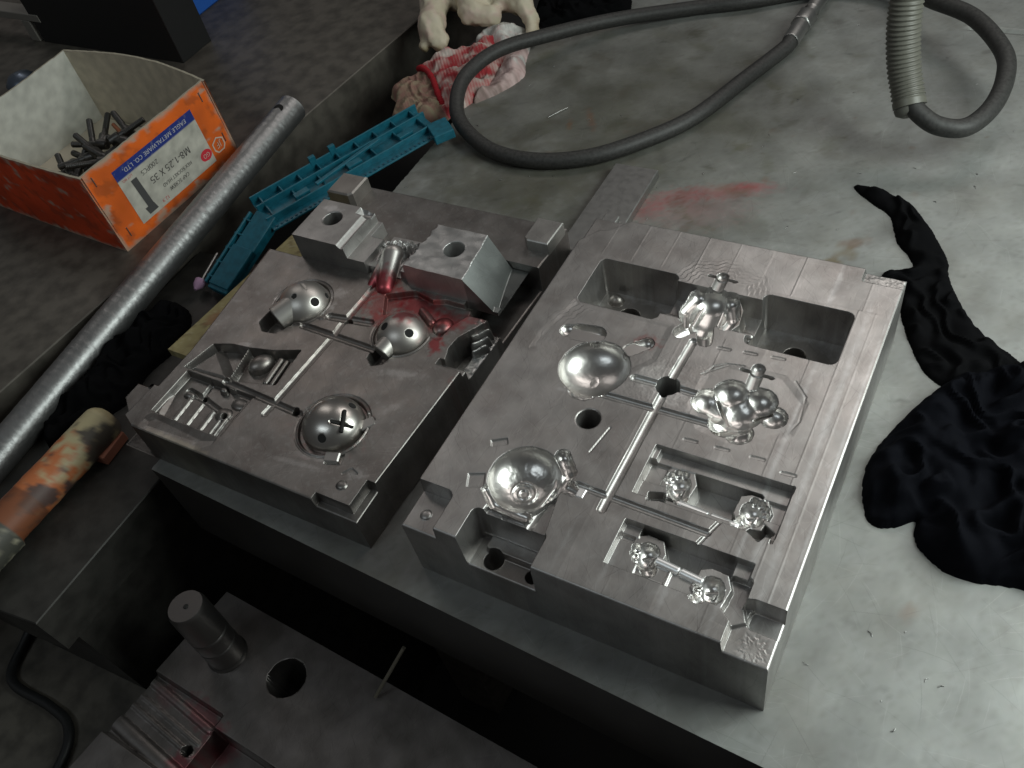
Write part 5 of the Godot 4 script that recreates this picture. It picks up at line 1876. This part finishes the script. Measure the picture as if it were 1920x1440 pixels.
# ---------------------------------------------------------------- rags and gloves
func cloths() -> void:
	var o := Vector3(270, 0, -430)
	var t := thing("black_rag", "long twisted black rag beside the back right corner of the bright mould", "rag", o)
	part(t, "rag_cloth", cloth([182.0, -518, 205, -514, 224, -509, 236, -502, 250, -484, 277, -441, 284, -415, 314, -366, 347, -341, 358, -326, 345, -310, 308, -300, 287, -313, 264, -355, 251, -391, 238, -394, 236, -410, 256, -421, 250, -437, 237, -452, 222, -486, 202, -500], 0, 9, 13, 1.05, 26, 6, 501, 1.8, o), M.black_cloth)
	o = Vector3(340, 0, -230)
	t = thing("navy_cloth", "crumpled dark navy cloth heap at the right edge of the bench", "cloth", o)
	part(t, "cloth_heap", cloth([420.0, -350, 372, -345, 340, -325, 312, -303, 285, -250, 274, -211, 275, -186, 285, -160, 300, -162, 314, -173, 319, -154, 345, -139, 383, -146, 430, -150, 470, -240], 0, 24, 26, 0.5, 60, 8, 511, 2.0, o), M.navy_cloth)
	o = Vector3(-440, -30, -80)
	t = thing("black_cloth", "black cloth stuffed in the gap between the steel pipe and the left mould", "cloth", o)
	part(t, "cloth_heap", cloth([-458.0, -140, -448, -162, -430, -172, -408, -158, -396, -126, -402, -86, -395, -52, -404, -24, -418, 2, -424, 24, -446, 10, -462, -30, -468, -80, -466, -110], -30, 26, 18, 1.9, 22, 7, 521, 1.5, o), M.black_cloth)
	o = Vector3(-230, 0, -745)
	t = thing("dark_cloth", "dark cloth scrap behind the gloves at the top of the picture", "cloth", o)
	part(t, "cloth_heap", cloth([-282.0, -716, -262, -706, -246, -742, -190, -772, -176, -800, -220, -860, -290, -800], 0, 16, 16, 0.4, 20, 6, 531, 2.0, o), M.black_cloth)
	# knitted glove with a red cuff
	o = Vector3(-310, 0, -610)
	var n := noise_of(541, 0.06, 3)
	t = thing("knit_glove", "white knitted work glove with a red stained cuff under the hose", "glove", o)
	var cuff_paint := func(p: Vector3) -> Color:
		var c := Color(0.56, 0.50, 0.45)
		var s := sin(Vector2(p.x, p.z).dot(Vector2(0.76, -0.65)) * 1.7)
		var k := clampf(0.62 + 1.0 * n.get_noise_2d(p.x * 0.6, p.z * 0.6) + 0.16 * s - 0.25 * clampf((-352 - p.x) * 0.05, 0, 1), 0, 0.95)
		return c.lerp(Color(0.36, 0.010, 0.02), k)
	part(t, "glove_cuff", cloth([-386.0, -604, -372, -632, -352, -656, -322, -690, -300, -690, -284, -672, -272, -630, -270, -600, -276, -560, -290, -528, -304, -526, -330, -560, -352, -588, -370, -600], 0, 18, 17, 0.9, 60, 2, 542, 1.1, o, cuff_paint, 4.2), M.knit)
	var white := func(p: Vector3) -> Color:
		var g := 0.56 + 0.2 * n.get_noise_2d(p.x * 1.5, p.z * 1.5)
		return Color(g, g * 0.98, g * 0.93).lerp(Color(0.5, 0.05, 0.06), clampf(0.5 * n.get_noise_2d(p.x + 99, p.z) + (p.z + 690) * 0.006, 0, 0.3)).lerp(Color(0.16, 0.12, 0.10), clampf((p.z + 620) * 0.014 + 0.6 * n.get_noise_2d(p.x, p.z * 2), 0, 0.7))
	part(t, "glove_palm", cloth([-342.0, -682, -330, -712, -304, -726, -280, -714, -266, -692, -252, -650, -240, -624, -246, -598, -262, -570, -276, -560, -274, -620, -290, -660, -316, -676], 0, 19, 17, 1.0, 60, 2.5, 543, 1.2, o, white, 3.4), M.knit)
	var inner := func(p: Vector3) -> Color:
		return Color(0.26, 0.22, 0.145).lerp(Color(0.24, 0.10, 0.09), clampf(0.5 + n.get_noise_2d(p.x, p.z), 0, 0.7))
	part(t, "folded_lining", cloth([-368.0, -604, -392, -576, -392, -552, -376, -540, -366, -516, -345, -502, -312, -508, -292, -524, -310, -548, -345, -590], 0, 13, 16, 0.75, 24, 3.5, 544, 1.2, o, inner, 3.2), M.knit)
	var b := MB.new(o)
	var hem := spline([Vector3(-384, 3, -606), Vector3(-375, 9, -600), Vector3(-361, 12, -592), Vector3(-342, 13, -576), Vector3(-322, 12, -554), Vector3(-306, 9, -537), Vector3(-298, 5, -526)], 16)
	var rad := []
	for i in hem.size():
		rad.append(3.4 + 1.2 * n.get_noise_1d(i * 12.0) + 0.5 * sin(i * 1.9))
	b.col = Color(0.33, 0.01, 0.018)
	b.tube(hem, rad, 14)
	part(t, "red_hem", b.mesh(), M.knit)
	# cream rubber glove
	o = Vector3(-330, 0, -720)
	t = thing("rubber_glove", "crumpled cream rubber glove with stubby fingers at the top of the picture", "glove", o)
	var s := SN.new(Vector3(-470, -4, -860), Vector3(-220, 90, -600), 2.2)
	s.cap(Vector3(-430, 36, -742), Vector3(-396, 26, -668), 19, 17, 6)
	s.cap(Vector3(-396, 26, -668), Vector3(-378, 14, -652), 17, 12, 5)
	s.cap(Vector3(-404, 16, -662), Vector3(-398, 10, -648), 9, 8, 4)
	s.cap(Vector3(-384, 44, -760), Vector3(-352, 30, -700), 24, 16, 8)
	s.cap(Vector3(-352, 30, -700), Vector3(-326, 26, -706), 15, 13, 6)
	s.cap(Vector3(-340, 48, -790), Vector3(-300, 40, -738), 20, 14, 6)
	s.cap(Vector3(-300, 40, -738), Vector3(-280, 22, -720), 14, 10, 5)
	s.cap(Vector3(-300, 60, -790), Vector3(-266, 46, -758), 14, 12, 6)
	s.cap(Vector3(-276, 14, -720), Vector3(-262, 8, -690), 9, 7, 4)
	s.ell(Vector3(-370, 30, -790), Vector3(70, 36, 66), 10)
	s.cap(Vector3(-404, 30, -740), Vector3(-310, 34, -740), 22, 20, 8)
	s.shake(noise_of(551, 0.04, 3), 4.0)
	var cream := func(p: Vector3) -> Color:
		var g := n.get_noise_3dv(p * 0.6)
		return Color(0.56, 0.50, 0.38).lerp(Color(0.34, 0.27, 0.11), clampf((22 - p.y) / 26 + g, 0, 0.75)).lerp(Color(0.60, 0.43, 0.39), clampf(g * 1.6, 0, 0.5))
	part(t, "glove_body", s.mesh(o, cream), M.cream)
